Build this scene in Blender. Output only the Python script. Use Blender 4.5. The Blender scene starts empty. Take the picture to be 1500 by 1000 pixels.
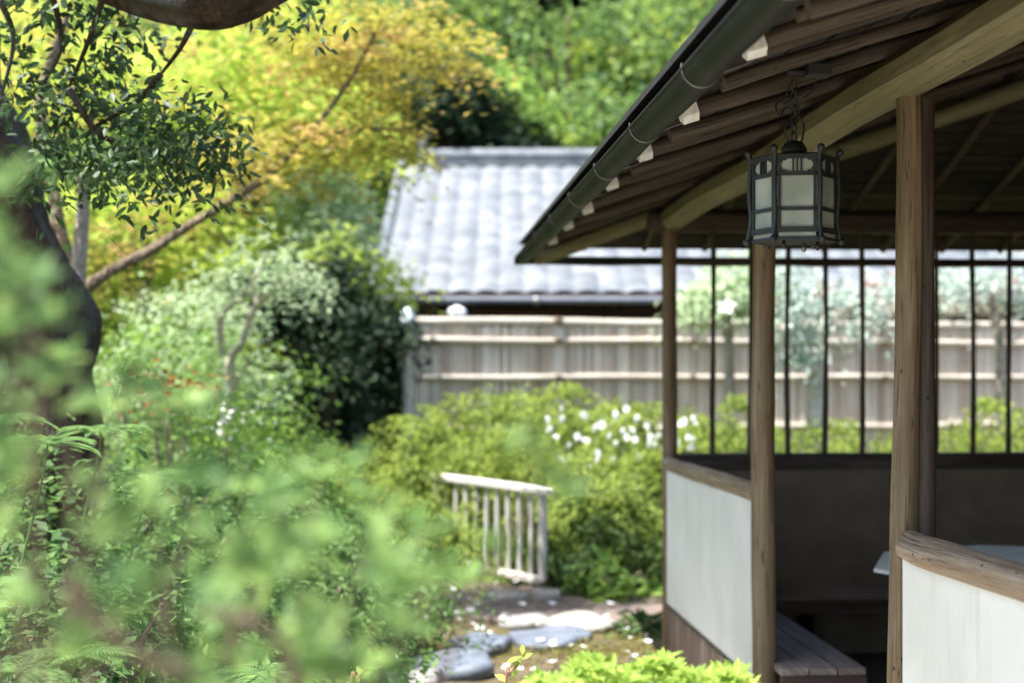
import bpy, math, random
import numpy as np
from mathutils import Vector, Matrix

# ------------------------------------------------------------------ camera, sky, sun, exposure
sc = bpy.context.scene
COL = sc.collection
FPX = 2083.33; TH = math.atan(150 / FPX); CAMZ = 1.6; HOR = 549
cam_d = bpy.data.cameras.new("camera"); cam = bpy.data.objects.new("camera", cam_d); COL.objects.link(cam)
cam_d.sensor_width = 36; cam_d.lens = 50; cam_d.shift_y = 49 / 1500
cam_d.clip_start = 0.05; cam_d.clip_end = 500
cam.location = (0, 0, CAMZ); cam.rotation_euler = (math.radians(90), 0, -TH)
cam_d.dof.use_dof = True; cam_d.dof.focus_distance = 4.12; cam_d.dof.aperture_fstop = 1.9
sc.camera = cam
SUN_EL, SUN_AZ = 69, 243          # azimuth measured clockwise from +Y (the way we look)
w = bpy.data.worlds.new("World"); sc.world = w; w.use_nodes = True
nt = w.node_tree; sky = nt.nodes.new('ShaderNodeTexSky'); sky.sky_type = 'NISHITA'; sky.sun_disc = False
sky.sun_elevation = math.radians(SUN_EL); sky.sun_rotation = math.radians(SUN_AZ)
sky.dust_density = 2.0
nt.links.new(sky.outputs[0], nt.nodes['Background'].inputs[0]); nt.nodes['Background'].inputs[1].default_value = 0.125
sl = bpy.data.lights.new("sun", 'SUN'); sl.energy = 5.0; sl.angle = math.radians(0.5); sl.color = (1, .97, .93)
sun = bpy.data.objects.new("sun", sl); COL.objects.link(sun)
e, a = math.radians(SUN_EL), math.radians(SUN_AZ)
sdir = Vector((math.sin(a) * math.cos(e), math.cos(a) * math.cos(e), math.sin(e)))
sun.rotation_euler = sdir.to_track_quat('Z', 'Y').to_euler(); sun.location = sdir * 60
sc.view_settings.view_transform = 'Standard'; sc.view_settings.look = 'None'
sc.view_settings.exposure = 1.62; sc.view_settings.gamma = 1; sc.view_settings.use_curve_mapping = False
sc.cycles.use_denoising = True
try: sc.cycles.denoiser = 'OPENIMAGEDENOISE'
except Exception: pass
sc.cycles.max_bounces = 10; sc.cycles.diffuse_bounces = 5; sc.cycles.transmission_bounces = 6
sc.cycles.caustics_reflective = False; sc.cycles.caustics_refractive = False; sc.cycles.sample_clamp_indirect = 6

FW = Vector((math.sin(TH), math.cos(TH), 0)); RT = Vector((math.cos(TH), -math.sin(TH), 0))
def at(px, py, d):
    """world point seen d metres away at that place of the photograph"""
    return Vector((0, 0, CAMZ)) + FW * d + RT * ((px - 750) / FPX * d) + Vector((0, 0, (HOR - py) / FPX * d))
def gr(px, d, z=0.0):
    p = at(px, HOR, d); p.z = z; return p

# ------------------------------------------------------------------ materials
def newmat(name, rough=.6, spec=.4):
    m = bpy.data.materials.new(name); m.use_nodes = True
    b = m.node_tree.nodes['Principled BSDF']
    b.inputs['Roughness'].default_value = rough; b.inputs['Specular IOR Level'].default_value = spec
    return m, m.node_tree, b
def coords(nt, kind='Object', scale=(1, 1, 1)):
    t = nt.nodes.new('ShaderNodeTexCoord'); mp = nt.nodes.new('ShaderNodeMapping'); mp.inputs['Scale'].default_value = scale
    nt.links.new(t.outputs[kind], mp.inputs[0]); return mp.outputs[0]
def noise(nt, vec, scale, detail=4, rough=.55, dist=0):
    n = nt.nodes.new('ShaderNodeTexNoise'); n.inputs['Scale'].default_value = scale; n.inputs['Detail'].default_value = detail
    n.inputs['Roughness'].default_value = rough; n.inputs['Distortion'].default_value = dist
    nt.links.new(vec, n.inputs['Vector']); return n.outputs['Fac']
def ramp(nt, fac, stops):
    r = nt.nodes.new('ShaderNodeValToRGB'); el = r.color_ramp.elements
    while len(el) < len(stops): el.new(.5)
    for k, (p, c) in enumerate(stops):
        el[k].position = p; el[k].color = (*c, 1) if len(c) == 3 else c
    nt.links.new(fac, r.inputs[0]); return r.outputs[0]
def mix(nt, fac, a, b, mode='MIX'):
    n = nt.nodes.new('ShaderNodeMix'); n.data_type = 'RGBA'; n.blend_type = mode
    for s, v in ((0, fac), (6, a), (7, b)):
        if hasattr(v, 'is_output') or hasattr(v, 'links'): nt.links.new(v, n.inputs[s])
        else: n.inputs[s].default_value = v if s == 0 else (*v, 1)
    return n.outputs[2]
def bump(nt, b, h, strength=.3, dist=.01):
    n = nt.nodes.new('ShaderNodeBump'); n.inputs['Strength'].default_value = strength; n.inputs['Distance'].default_value = dist
    nt.links.new(h, n.inputs['Height']); nt.links.new(n.outputs[0], b.inputs['Normal'])

def wood(name, dark, mid, light, crack=.5, rough=.62, fine=70, moss=None, mossamt=.5):
    m, nt, b = newmat(name, rough, .35)
    oi = nt.nodes.new('ShaderNodeObjectInfo')
    uv = nt.nodes.new('ShaderNodeTexCoord').outputs['UV']
    add = nt.nodes.new('ShaderNodeVectorMath'); add.operation = 'ADD'; nt.links.new(uv, add.inputs[0])
    cx = nt.nodes.new('ShaderNodeCombineXYZ'); mu = nt.nodes.new('ShaderNodeMath'); mu.operation = 'MULTIPLY'; mu.inputs[1].default_value = 37
    nt.links.new(oi.outputs['Random'], mu.inputs[0])
    for k in range(2): nt.links.new(mu.outputs[0], cx.inputs[k])
    nt.links.new(cx.outputs[0], add.inputs[1])
    def mp(s):
        n = nt.nodes.new('ShaderNodeMapping'); n.inputs['Scale'].default_value = s; nt.links.new(add.outputs[0], n.inputs[0]); return n.outputs[0]
    g = noise(nt, mp((fine, 3.2, 1)), 1, 6, .62, .6)
    c = ramp(nt, g, [(.3, dark), (.5, mid), (.72, light)])
    blot = noise(nt, mp((9, 2.2, 1)), 1, 4)
    c = mix(nt, ramp(nt, blot, [(.38, (0, 0, 0)), (.66, (1, 1, 1))]), c, mix(nt, .55, c, dark))
    wth = noise(nt, mp((22, 1.3, 1)), 1, 5, .6)
    c = mix(nt, ramp(nt, wth, [(.52, (0, 0, 0)), (.7, (.6, .6, .6))]), c, tuple(min(1, x * 1.25 + .04) for x in light))
    if moss:
        ms = noise(nt, mp((5, 1.5, 1)), 1, 5, .65)
        c = mix(nt, ramp(nt, ms, [(.5 - mossamt * .3, (0, 0, 0)), (.75, (.85, .85, .85))]), c, moss)
    ck = noise(nt, mp((38, .9, 1)), 1, 3, .5, .3)
    ckr = ramp(nt, ck, [(.485, (1, 1, 1)), (.4975, (0, 0, 0)), (.51, (1, 1, 1))])
    c = mix(nt, ckr, mix(nt, crack, c, tuple(x * .18 for x in dark)), c)
    vo = nt.nodes.new('ShaderNodeTexVoronoi'); vo.inputs['Scale'].default_value = 1; vo.inputs['Randomness'].default_value = 1
    nt.links.new(mp((13, 9, 1)), vo.inputs['Vector'])
    kn = ramp(nt, vo.outputs['Distance'], [(.035, (0, 0, 0)), (.075, (1, 1, 1))])
    c = mix(nt, kn, tuple(x * .12 for x in dark), c)
    nt.links.new(c, b.inputs['Base Color'])
    hh = mix(nt, .5, g, ckr); bump(nt, b, hh, .45, .004)
    return m

def leafmat(name, c1, c2, c3, trans=.42, rough=.55, spec=.2, patch=.8, tint=None):
    if 'blossom' not in name and 'deep' not in name: c1, c2, c3 = [(c[0] * .93, c[1] * 1.0, c[2] * 1.06) for c in (c1, c2, c3)]
    m, nt, b = newmat(name, rough, spec)
    g = nt.nodes.new('ShaderNodeNewGeometry')
    oi = nt.nodes.new('ShaderNodeObjectInfo')
    c = ramp(nt, g.outputs['Random Per Island'], [(.0, c1), (.5, c2), (1, c3)])
    big = noise(nt, coords(nt, 'Object'), patch, 3)
    c = mix(nt, ramp(nt, big, [(.4, (0, 0, 0)), (.62, (.7, .7, .7))]), c, mix(nt, .5, c, c3))
    if tint:
        t2 = noise(nt, coords(nt, 'Object', (1, 1, 2.0)), patch * 1.7, 2)
        c = mix(nt, ramp(nt, t2, [(.55, (0, 0, 0)), (.68, (.9, .9, .9))]), c, tint)
    nt.links.new(c, b.inputs['Base Color'])
    tr = nt.nodes.new('ShaderNodeBsdfTranslucent')
    hs = nt.nodes.new('ShaderNodeHueSaturation'); hs.inputs['Saturation'].default_value = 1.0; hs.inputs['Value'].default_value = 1.45
    nt.links.new(c, hs.inputs['Color']); nt.links.new(hs.outputs[0], tr.inputs[0])
    ms = nt.nodes.new('ShaderNodeMixShader'); ms.inputs[0].default_value = trans
    nt.links.new(b.outputs[0], ms.inputs[1]); nt.links.new(tr.outputs[0], ms.inputs[2])
    nt.links.new(ms.outputs[0], nt.nodes['Material Output'].inputs[0]); return m

def plain(name, c1, c2, scale=8, rough=.7, spec=.3, bs=.2, bd=.005, metal=0, detail=5, kind='Object', sc3=(1, 1, 1)):
    m, nt, b = newmat(name, rough, spec)
    n = noise(nt, coords(nt, kind, sc3), scale, detail, .6)
    nt.links.new(ramp(nt, n, [(.3, c1), (.7, c2)]), b.inputs['Base Color'])
    b.inputs['Metallic'].default_value = metal
    n2 = noise(nt, coords(nt, kind), scale * 6, 4)
    if bs: bump(nt, b, n2, bs, bd)
    return m

M = {}
M['post'] = wood('weathered_post_wood', (.11, .068, .038), (.215, .14, .085), (.37, .27, .18), .95, .6, 75, moss=(.15, .125, .055), mossamt=.55)
M['rail'] = wood('rail_log_wood', (.17, .11, .07), (.29, .205, .135), (.44, .35, .255), .9, .55, 60)
M['beam'] = wood('beam_wood', (.13, .105, .055), (.205, .17, .09), (.27, .23, .13), .75, .6, 40, moss=(.16, .15, .07), mossamt=.45)
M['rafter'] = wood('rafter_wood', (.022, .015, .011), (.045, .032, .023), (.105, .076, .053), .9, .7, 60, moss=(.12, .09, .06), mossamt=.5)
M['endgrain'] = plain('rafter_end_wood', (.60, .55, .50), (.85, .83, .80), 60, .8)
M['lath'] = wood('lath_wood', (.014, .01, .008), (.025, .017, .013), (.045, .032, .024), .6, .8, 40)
M['darkwood'] = wood('dark_wood', (.035, .024, .018), (.065, .045, .032), (.11, .075, .055), .7, .6, 50)
M['greywood'] = wood('silvered_wood', (.42, .38, .34), (.60, .56, .50), (.76, .72, .66), .8, .75, 45)
M['bamboo'] = wood('bamboo_pole', (.34, .30, .24), (.47, .42, .35), (.60, .55, .47), .5, .5, 25)
M['benchwood'] = wood('bench_wood', (.16, .12, .095), (.25, .20, .16), (.34, .28, .23), .8, .55, 50)

def plaster():
    m, nt, b = newmat('white_plaster', .85, .2)
    v = coords(nt, 'Object'); n = noise(nt, v, 3, 5)
    c = ramp(nt, n, [(.3, (.72, .70, .62)), (.7, (.83, .81, .73))])
    st = noise(nt, coords(nt, 'Object', (5, 5, .7)), 2.2, 4, .6)
    c = mix(nt, ramp(nt, st, [(.56, (0, 0, 0)), (.76, (.4, .4, .4))]), c, (.55, .50, .42))
    bl = noise(nt, coords(nt, 'Object', (1, 1, 1)), 1.7, 6, .7)
    c = mix(nt, ramp(nt, bl, [(.46, (0, 0, 0)), (.7, (.32, .32, .32))]), c, (.60, .58, .47))
    sp = noise(nt, v, 46, 5, .7)
    c = mix(nt, ramp(nt, sp, [(.62, (0, 0, 0)), (.72, (.35, .35, .35))]), c, (.42, .38, .32))
    nt.links.new(c, b.inputs['Base Color']); bump(nt, b, noise(nt, v, 190, 4, .7), .28, .002)
    return m
M['plaster'] = plaster()
M['mudplaster'] = plain('brown_plaster', (.15, .12, .085), (.21, .17, .125), 5, .9, .15, .2, .003)
def footboard():
    m, nt, b = newmat('foot_board', .8, .2)
    n = noise(nt, coords(nt, 'Object', (7, 7, .8)), 1.6, 5, .6)
    c = ramp(nt, n, [(.36, (.17, .115, .085)), (.6, (.26, .19, .145)), (.72, (.46, .42, .36))])
    nt.links.new(c, b.inputs['Base Color']); bump(nt, b, noise(nt, coords(nt, 'Object', (40, 40, 3)), 3, 4), .3, .004); return m
M['footboard'] = footboard()
M['roofmetal'] = plain('dark_roof_sheet', (.012, .012, .012), (.028, .027, .026), 9, .6, .3, .1, .004)
M['gutter'] = plain('gutter_metal', (.007, .008, .0065), (.016, .017, .013), 7, .55, .15, .06, .002)
M['wire'] = plain('steel_wire', (.2, .2, .2), (.3, .3, .3), 30, .45, .5, 0, 0, .8)
M['iron'] = plain('verdigris_iron', (.006, .008, .009), (.022, .028, .028), 45, .5, .5, .4, .002)
M['chain'] = plain('black_iron', (.012, .012, .012), (.03, .028, .026), 60, .5, .5, .2, .002)
def glass():
    m, nt, b = newmat('frosted_glass', .32, .5)
    n = noise(nt, coords(nt, 'Object'), 9, 4)
    nt.links.new(ramp(nt, n, [(.36, (.36, .41, .36)), (.64, (.60, .64, .57))]), b.inputs['Base Color'])
    tr = nt.nodes.new('ShaderNodeBsdfTranslucent'); tr.inputs[0].default_value = (.62, .65, .52, 1)
    ms = nt.nodes.new('ShaderNodeMixShader'); ms.inputs[0].default_value = .35
    nt.links.new(b.outputs[0], ms.inputs[1]); nt.links.new(tr.outputs[0], ms.inputs[2])
    nt.links.new(ms.outputs[0], nt.nodes['Material Output'].inputs[0]); return m
M['glass'] = glass()
M['clearglass'] = plain('pale_glass', (.7, .85, .84), (.85, .92, .92), 5, .15, .6, 0)
def tiles():
    m, nt, b = newmat('grey_roof_tile', .6, .25)
    n = noise(nt, coords(nt, 'Object'), 3.2, 5, .65)
    c = ramp(nt, n, [(.3, (.085, .10, .115)), (.52, (.155, .17, .185)), (.75, (.245, .26, .275))])
    br = nt.nodes.new('ShaderNodeTexWhiteNoise')
    sn = nt.nodes.new('ShaderNodeVectorMath'); sn.operation = 'SNAP'; sn.inputs[1].default_value = (.32, .24, 50)
    nt.links.new(coords(nt, 'Object'), sn.inputs[0]); nt.links.new(sn.outputs[0], br.inputs['Vector'])
    c = mix(nt, ramp(nt, br.outputs['Value'], [(0, (0, 0, 0)), (1, (.6, .6, .6))]), c, (.075, .085, .10))
    li = noise(nt, coords(nt, 'Object'), 9, 4, .7)
    c = mix(nt, ramp(nt, li, [(.6, (0, 0, 0)), (.7, (.7, .7, .7))]), c, (.22, .17, .13))
    nt.links.new(c, b.inputs['Base Color']); bump(nt, b, noise(nt, coords(nt, 'Object'), 40, 4), .2, .004); return m
M['tile'] = tiles()
M['palewhite'] = plain('white_porcelain', (.72, .76, .78), (.82, .85, .86), 20, .3, .5, 0)
M['tabletop'] = plain('pale_table_top', (.50, .53, .51), (.62, .65, .63), 6, .3, .5, .05)
def brush():
    m, nt, b = newmat('split_bamboo', .7, .25)
    v = coords(nt, 'UV', (1, 1, 1))
    br = nt.nodes.new('ShaderNodeTexWhiteNoise'); br.noise_dimensions = '1D'
    g = nt.nodes.new('ShaderNodeNewGeometry')
    c = ramp(nt, g.outputs['Random Per Island'], [(0, (.42, .33, .25)), (.35, (.64, .55, .45)), (.7, (.80, .72, .61)), (1, (.88, .82, .73))])
    n = noise(nt, coords(nt, 'Object', (1.2, 1.2, .5)), 2.0, 4)
    c = mix(nt, ramp(nt, n, [(.4, (0, 0, 0)), (.7, (.6, .6, .6))]), c, (.42, .32, .25))
    nt.links.new(c, b.inputs['Base Color']); bump(nt, b, noise(nt, coords(nt, 'Object', (30, 30, 2)), 2, 3), .3, .004); return m
M['brush'] = brush()
def bark(name, d, l, sc_=6, moss=None):
    m, nt, b = newmat(name, .95, .08)
    v = coords(nt, 'Object', (1, 1, .5)); n = noise(nt, v, sc_, 7, .7, .4)
    c = ramp(nt, n, [(.3, d), (.7, l)])
    if moss: c = mix(nt, ramp(nt, noise(nt, v, 2.5, 5), [(.5, (0, 0, 0)), (.62, (.8, .8, .8))]), c, moss)
    nt.links.new(c, b.inputs['Base Color'])
    vo = nt.nodes.new('ShaderNodeTexVoronoi'); vo.inputs['Scale'].default_value = sc_ * 4; nt.links.new(v, vo.inputs['Vector'])
    bump(nt, b, mix(nt, .5, n, vo.outputs['Distance']), 1.0, .05); return m
M['bark_dark'] = bark('dark_bark', (.014, .01, .007), (.085, .06, .042), 9, (.09, .095, .08))
M['bark_grey'] = bark('grey_bark', (.22, .19, .15), (.46, .42, .34), 9)
M['bark_pale'] = bark('pale_bark', (.38, .35, .28), (.62, .58, .49), 8, (.40, .42, .30))
M['bark_brown'] = bark('brown_bark', (.10, .075, .05), (.24, .19, .13), 9)
M['twig'] = bark('twig_bark', (.20, .15, .11), (.36, .29, .22), 20)
M['stem_red'] = plain('red_stem', (.30, .12, .07), (.40, .2, .1), 20, .5)
M['bounce'] = plain('pale_bounce_sheet', (.36, .345, .31), (.54, .515, .45), 60, .9, .2, .6, .01)  # pale tone of the added sheet that throws sunlight back on the wall
M['stone_blue'] = plain('blue_grey_stone', (.07, .085, .115), (.15, .17, .205), 6, .6, .4, .5, .01)
M['stone_pale'] = plain('pale_stone', (.20, .19, .165), (.33, .31, .27), 5, .75, .3, .5, .01)
M['stone_mid'] = plain('grey_stone', (.17, .17, .165), (.30, .29, .27), 6, .75, .3, .5, .01)
M['petal'] = plain('white_petal', (.80, .79, .76), (.88, .88, .86), 30, .6, .3, 0)
def earth():
    m, nt, b = newmat('earth', .95, .15)
    v = coords(nt, 'Object'); n = noise(nt, v, 1.6, 7, .65)
    c = ramp(nt, noise(nt, v, 14, 6, .7), [(.3, (.08, .055, .04)), (.7, (.18, .135, .105))])
    c = mix(nt, ramp(nt, n, [(.42, (0, 0, 0)), (.55, (.85, .85, .85))]), c, ramp(nt, noise(nt, v, 30, 4), [(.3, (.07, .065, .015)), (.7, (.14, .115, .03))]))
    c = mix(nt, ramp(nt, noise(nt, v, 80, 3), [(.66, (0, 0, 0)), (.7, (.5, .5, .5))]), c, (.42, .38, .32))
    nt.links.new(c, b.inputs['Base Color']); bump(nt, b, noise(nt, v, 25, 7, .7), .9, .03); return m
M['earth'] = earth()
M['forestfloor'] = plain('forest_floor', (.018, .026, .01), (.045, .06, .02), 2, .95, .1, .6, .1)
M['floor'] = plain('packed_floor', (.08, .068, .056), (.13, .11, .09), 3, .85, .2, .3, .004)
M['path'] = plain('packed_path', (.11, .085, .07), (.18, .145, .12), 5, .9, .15, .5, .01)

L = {}
L['azalea'] = leafmat('azalea_leaf', (.05, .08, .022), (.15, .195, .035), (.36, .41, .06), .38)
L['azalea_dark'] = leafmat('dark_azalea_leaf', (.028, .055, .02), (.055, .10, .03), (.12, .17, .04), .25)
L['oak'] = leafmat('evergreen_leaf', (.014, .032, .008), (.03, .058, .014), (.06, .095, .03), .2, .5, .25)
L['maple'] = leafmat('golden_maple_leaf', (.13, .15, .025), (.28, .245, .035), (.46, .36, .07), .5, .5, .3, 1.1, tint=(.46, .29, .13))
L['yellow'] = leafmat('yellow_green_leaf', (.20, .27, .035), (.38, .45, .06), (.56, .60, .12), .5)
L['bright'] = leafmat('bright_green_leaf', (.10, .19, .04), (.19, .30, .06), (.33, .43, .08), .45)
L['forest'] = leafmat('forest_leaf', (.03, .07, .022), (.08, .15, .045), (.25, .34, .08), .35, .5, .15, .35, tint=(.33, .40, .05))
L['deep'] = leafmat('deep_green_leaf', (.006, .014, .007), (.013, .028, .012), (.028, .05, .02), .1, .6, .12)
L['pale'] = leafmat('pale_green_leaf', (.24, .32, .14), (.36, .43, .22), (.50, .55, .34), .4)
L['bluegreen'] = leafmat('grey_green_leaf', (.22, .29, .20), (.36, .42, .32), (.50, .54, .46), .35, .4, .5, 1.5, tint=(.42, .22, .16))
L['fore'] = leafmat('soft_green_leaf', (.04, .08, .026), (.11, .185, .05), (.25, .34, .09), .42)
L['fern'] = leafmat('fern_leaf', (.07, .14, .04), (.13, .22, .065), (.22, .32, .10), .4)
L['lime'] = leafmat('lime_leaf', (.16, .24, .04), (.27, .37, .06), (.40, .48, .10), .45)
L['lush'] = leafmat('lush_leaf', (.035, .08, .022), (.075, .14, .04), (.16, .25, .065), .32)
L['red'] = leafmat('rust_leaf', (.24, .06, .02), (.36, .10, .03), (.45, .16, .05), .4)
L['blossom'] = leafmat('white_blossom', (.78, .78, .76), (.84, .84, .82), (.88, .88, .86), .35)

# ------------------------------------------------------------------ mesh helpers
def finish(me, name, mat, parent, smooth=False):
    if mat: me.materials.append(mat)
    o = bpy.data.objects.new(name, me); COL.objects.link(o)
    if parent: o.parent = parent
    return o
def tag(o, label=None, cat=None, group=None, kind=None):
    for k, v in (('label', label), ('category', cat), ('group', group), ('kind', kind)):
        if v: o[k] = v
    return o
def empty(name, loc, label, cat, group=None, rz=0):
    o = bpy.data.objects.new(name, None); COL.objects.link(o); o.location = loc; o.rotation_euler = (0, 0, rz)
    o.empty_display_size = .2
    return tag(o, label, cat, group)
def nrm(v): return v / np.maximum(np.linalg.norm(v, axis=-1, keepdims=True), 1e-9)

class MB:
    def __init__(s): s.v = []; s.f = []; s.uv = []; s.sm = []
    def face(s, idx, uvs=None, smooth=False):
        s.f.append(idx); s.uv.append(uvs or [(s.v[i][0] + s.v[i][1], s.v[i][2]) for i in idx]); s.sm.append(smooth)
    def tube(s, pts, radii, n=12, wob=.05, seed=0, cap=True, sub=6, sq=1.0, bend=0.0, flat=1.0, facet=False):
        rng = random.Random(seed)
        P = [Vector(p) for p in pts]
        if isinstance(radii, (int, float)): radii = [radii] * len(P)
        Q = []; R = []
        if sub > 1:
            for i in range(len(P) - 1):
                p0 = P[max(i - 1, 0)]; p1 = P[i]; p2 = P[i + 1]; p3 = P[min(i + 2, len(P) - 1)]
                if i == 0: p0 = p1 * 2 - p2
                if i + 2 > len(P) - 1: p3 = p2 * 2 - p1
                for k in range(sub):
                    t = k / sub
                    Q.append(.5 * ((2 * p1) + (-p0 + p2) * t + (2 * p0 - 5 * p1 + 4 * p2 - p3) * t * t + (-p0 + 3 * p1 - 3 * p2 + p3) * t ** 3))
                    R.append(radii[i] * (1 - t) + radii[i + 1] * t)
            Q.append(P[-1]); R.append(radii[-1])
        else: Q = P; R = list(radii)
        ph = [rng.uniform(0, 6.28) for _ in range(8)]
        T0 = (Q[1] - Q[0]).normalized(); up = Vector((0, 0, 1)) if abs(T0.z) < .9 else Vector((1, 0, 0))
        N = T0.cross(up).normalized(); ln = 0; rings = []
        off = rng.uniform(0, 5)
        for i, q in enumerate(Q):
            T = (Q[min(i + 1, len(Q) - 1)] - Q[max(i - 1, 0)]).normalized()
            N = (N - T * N.dot(T)).normalized(); B = T.cross(N)
            if i: ln += (q - Q[i - 1]).length
            bb = (N * math.sin(ln * 3.1 + ph[4]) + B * math.sin(ln * 2.3 + ph[5])) * bend
            if i in (0, len(Q) - 1): bb = bb * 0
            ring = []
            for k in range(n):
                an = 2 * math.pi * (k + (.5 if facet else 0)) / n
                r = R[i] * (1.06 if facet else 1) * (1 + wob * (.5 * math.sin(3 * an + ph[0] + ln * 3) + .4 * math.sin(2 * an + ph[1] - ln * 5) + .5 * math.sin(ln * 9 + ph[2]) + .35 * math.sin(5 * an + ph[3] + ln * 14)))
                s.v.append(q + bb + N * (r * math.cos(an)) + B * (r * flat * math.sin(an))); ring.append(len(s.v) - 1)
            rings.append((ring, ln))
        rm = max(R)
        for i in range(len(rings) - 1):
            a, la = rings[i]; b, lb = rings[i + 1]
            for k in range(n):
                k2 = (k + 1) % n; u0 = k / n * 6.28 * rm + off; u1 = (k + 1) / n * 6.28 * rm + off
                s.face([a[k], a[k2], b[k2], b[k]], [(u0, la + off), (u1, la + off), (u1, lb + off), (u0, lb + off)], not facet)
        if cap:
            for (ring, l), sg in ((rings[0], -1), (rings[-1], 1)):
                idx = []
                for i in ring: s.v.append(s.v[i].copy()); idx.append(len(s.v) - 1)
                if sg < 0: idx.reverse()
                s.face(idx)
        return s
    def box(s, c, d, rz=0, mtx=None):
        c = Vector(c); h = [x / 2 for x in d]
        m = mtx or Matrix.Rotation(rz, 3, 'Z')
        base = len(s.v)
        for x in (-1, 1):
            for y in (-1, 1):
                for z in (-1, 1): s.v.append(c + m @ Vector((x * h[0], y * h[1], z * h[2])))
        ax = max(range(3), key=lambda k: d[k]); off = random.random() * 7
        loc = [(x * h[0], y * h[1], z * h[2]) for x in (-1, 1) for y in (-1, 1) for z in (-1, 1)]
        for q in ((0, 1, 3, 2), (4, 6, 7, 5), (0, 4, 5, 1), (2, 3, 7, 6), (0, 2, 6, 4), (1, 5, 7, 3)):
            uvs = [(loc[i][(ax + 1) % 3] + loc[i][(ax + 2) % 3] + off, loc[i][ax] + off) for i in q]
            s.face([base + i for i in q], uvs)
        return s
    def prism(s, poly, z0, z1):
        """poly: xy list; vertical prism"""
        b = len(s.v); n = len(poly)
        for z in (z0, z1):
            for (x, y) in poly: s.v.append(Vector((x, y, z)))
        for k in range(n):
            k2 = (k + 1) % n; s.face([b + k, b + k2, b + n + k2, b + n + k])
        s.face([b + n + k for k in range(n)]); s.face([b + k for k in reversed(range(n))])
        return s
    def lathe(s, prof, c, n=20, smooth=True):
        c = Vector(c); base = len(s.v)
        for (r, z) in prof:
            for k in range(n):
                an = 6.28318 * k / n; s.v.append(c + Vector((r * math.cos(an), r * math.sin(an), z)))
        for i in range(len(prof) - 1):
            for k in range(n):
                k2 = (k + 1) % n; s.face([base + i * n + k, base + i * n + k2, base + (i + 1) * n + k2, base + (i + 1) * n + k], None, smooth)
        s.face([base + k for k in reversed(range(n))]); s.face([base + (len(prof) - 1) * n + k for k in range(n)])
        return s
    def build(s, name, mat, parent=None, bevel=0, mats=None):
        me = bpy.data.meshes.new(name); me.from_pydata([tuple(v) for v in s.v], [], s.f)
        uv = me.uv_layers.new(name='UVMap'); flat = [c for f in s.uv for p in f for c in p]; uv.data.foreach_set('uv', flat)
        me.polygons.foreach_set('use_smooth', s.sm); me.update()
        o = finish(me, name, mat, None)
        if parent:
            o.parent = parent
            mi = Matrix.LocRotScale(parent.location, parent.rotation_euler, parent.scale).inverted()
            if parent.parent: mi = mi @ Matrix.LocRotScale(parent.parent.location, parent.parent.rotation_euler, parent.parent.scale).inverted()
            me.transform(mi)
        if bevel:
            b = o.modifiers.new('bevel', 'BEVEL'); b.width = bevel; b.segments = 2; b.limit_method = 'ANGLE'
        return o

def npmesh(name, V, F, mat, parent=None, world=True, smooth=False):
    me = bpy.data.meshes.new(name); V = np.asarray(V, dtype=np.float32).copy(); F = np.asarray(F, dtype=np.int32); k = F.shape[1]
    if parent is not None and world:
        mi = np.array(Matrix.LocRotScale(parent.location, parent.rotation_euler, parent.scale).inverted())
        V = V @ mi[:3, :3].T + mi[:3, 3]
    me.vertices.add(len(V)); me.vertices.foreach_set('co', V.astype(np.float32).ravel())
    me.loops.add(F.size); me.loops.foreach_set('vertex_index', F.ravel())
    me.polygons.add(len(F)); me.polygons.foreach_set('loop_start', np.arange(0, F.size, k, dtype=np.int32))
    try: me.polygons.foreach_set('loop_total', np.full(len(F), k, dtype=np.int32))
    except Exception: pass
    if smooth: me.polygons.foreach_set('use_smooth', np.ones(len(F), dtype=bool))
    me.update(calc_edges=True)
    o = finish(me, name, mat, None)
    if parent is not None: o.parent = parent
    return o

# leaf templates: (verts, tri faces), length 1 along x, normal z
T_SIMPLE = (np.array([(0, 0, 0), (.42, .24, .05), (.42, -.24, .05), (1, 0, -.05)]), np.array([(0, 3, 1), (0, 2, 3)]))
T_SLIM = (np.array([(0, 0, 0), (.4, .16, .05), (.4, -.16, .05), (1, 0, -.1)]), np.array([(0, 3, 1), (0, 2, 3)]))
T_FINE = (np.array([(0, 0, 0), (.22, .15, .035), (.22, -.15, .035), (.52, .2, .03), (.52, -.2, .03), (.8, .11, -.02), (.8, -.11, -.02), (1.02, 0, -.10), (.5, 0, -.01)]),
          np.array([(0, 8, 1), (1, 8, 3), (3, 8, 5), (5, 8, 7), (0, 2, 8), (2, 4, 8), (4, 6, 8), (6, 7, 8)]))
def multi(tpl, n, tilt=.35, spread=2 * math.pi, start=0, rs=None):
    V = []; F = []; tv, tf = tpl
    for k in range(n):
        an = start + spread * k / n + (rs.uniform(-.25, .25) if rs else 0); t = tilt * (rs.uniform(.4, 1.5) if rs else 1)
        c, s_ = math.cos(an), math.sin(an); ct, st = math.cos(t), math.sin(t); sc_ = rs.uniform(.75, 1.1) if rs else 1
        x = (tv[:, 0] * ct - tv[:, 2] * st) * sc_; z = (tv[:, 0] * st + tv[:, 2] * ct) * sc_; y = tv[:, 1] * sc_
        V.append(np.stack([x * c - y * s_, x * s_ + y * c, z], 1)); F.append(tf + k * len(tv))
    return np.concatenate(V), np.concatenate(F)
_r = random.Random(4)
T_ROS = multi(T_SIMPLE, 5, .5, rs=_r)
T_ROSF = multi(T_FINE, 6, .5, rs=_r)
T_MAPLE = multi((T_SLIM[0] * np.array([1, 1, .5]), T_SLIM[1]), 5, .0, math.radians(250), math.radians(-125))
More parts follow.
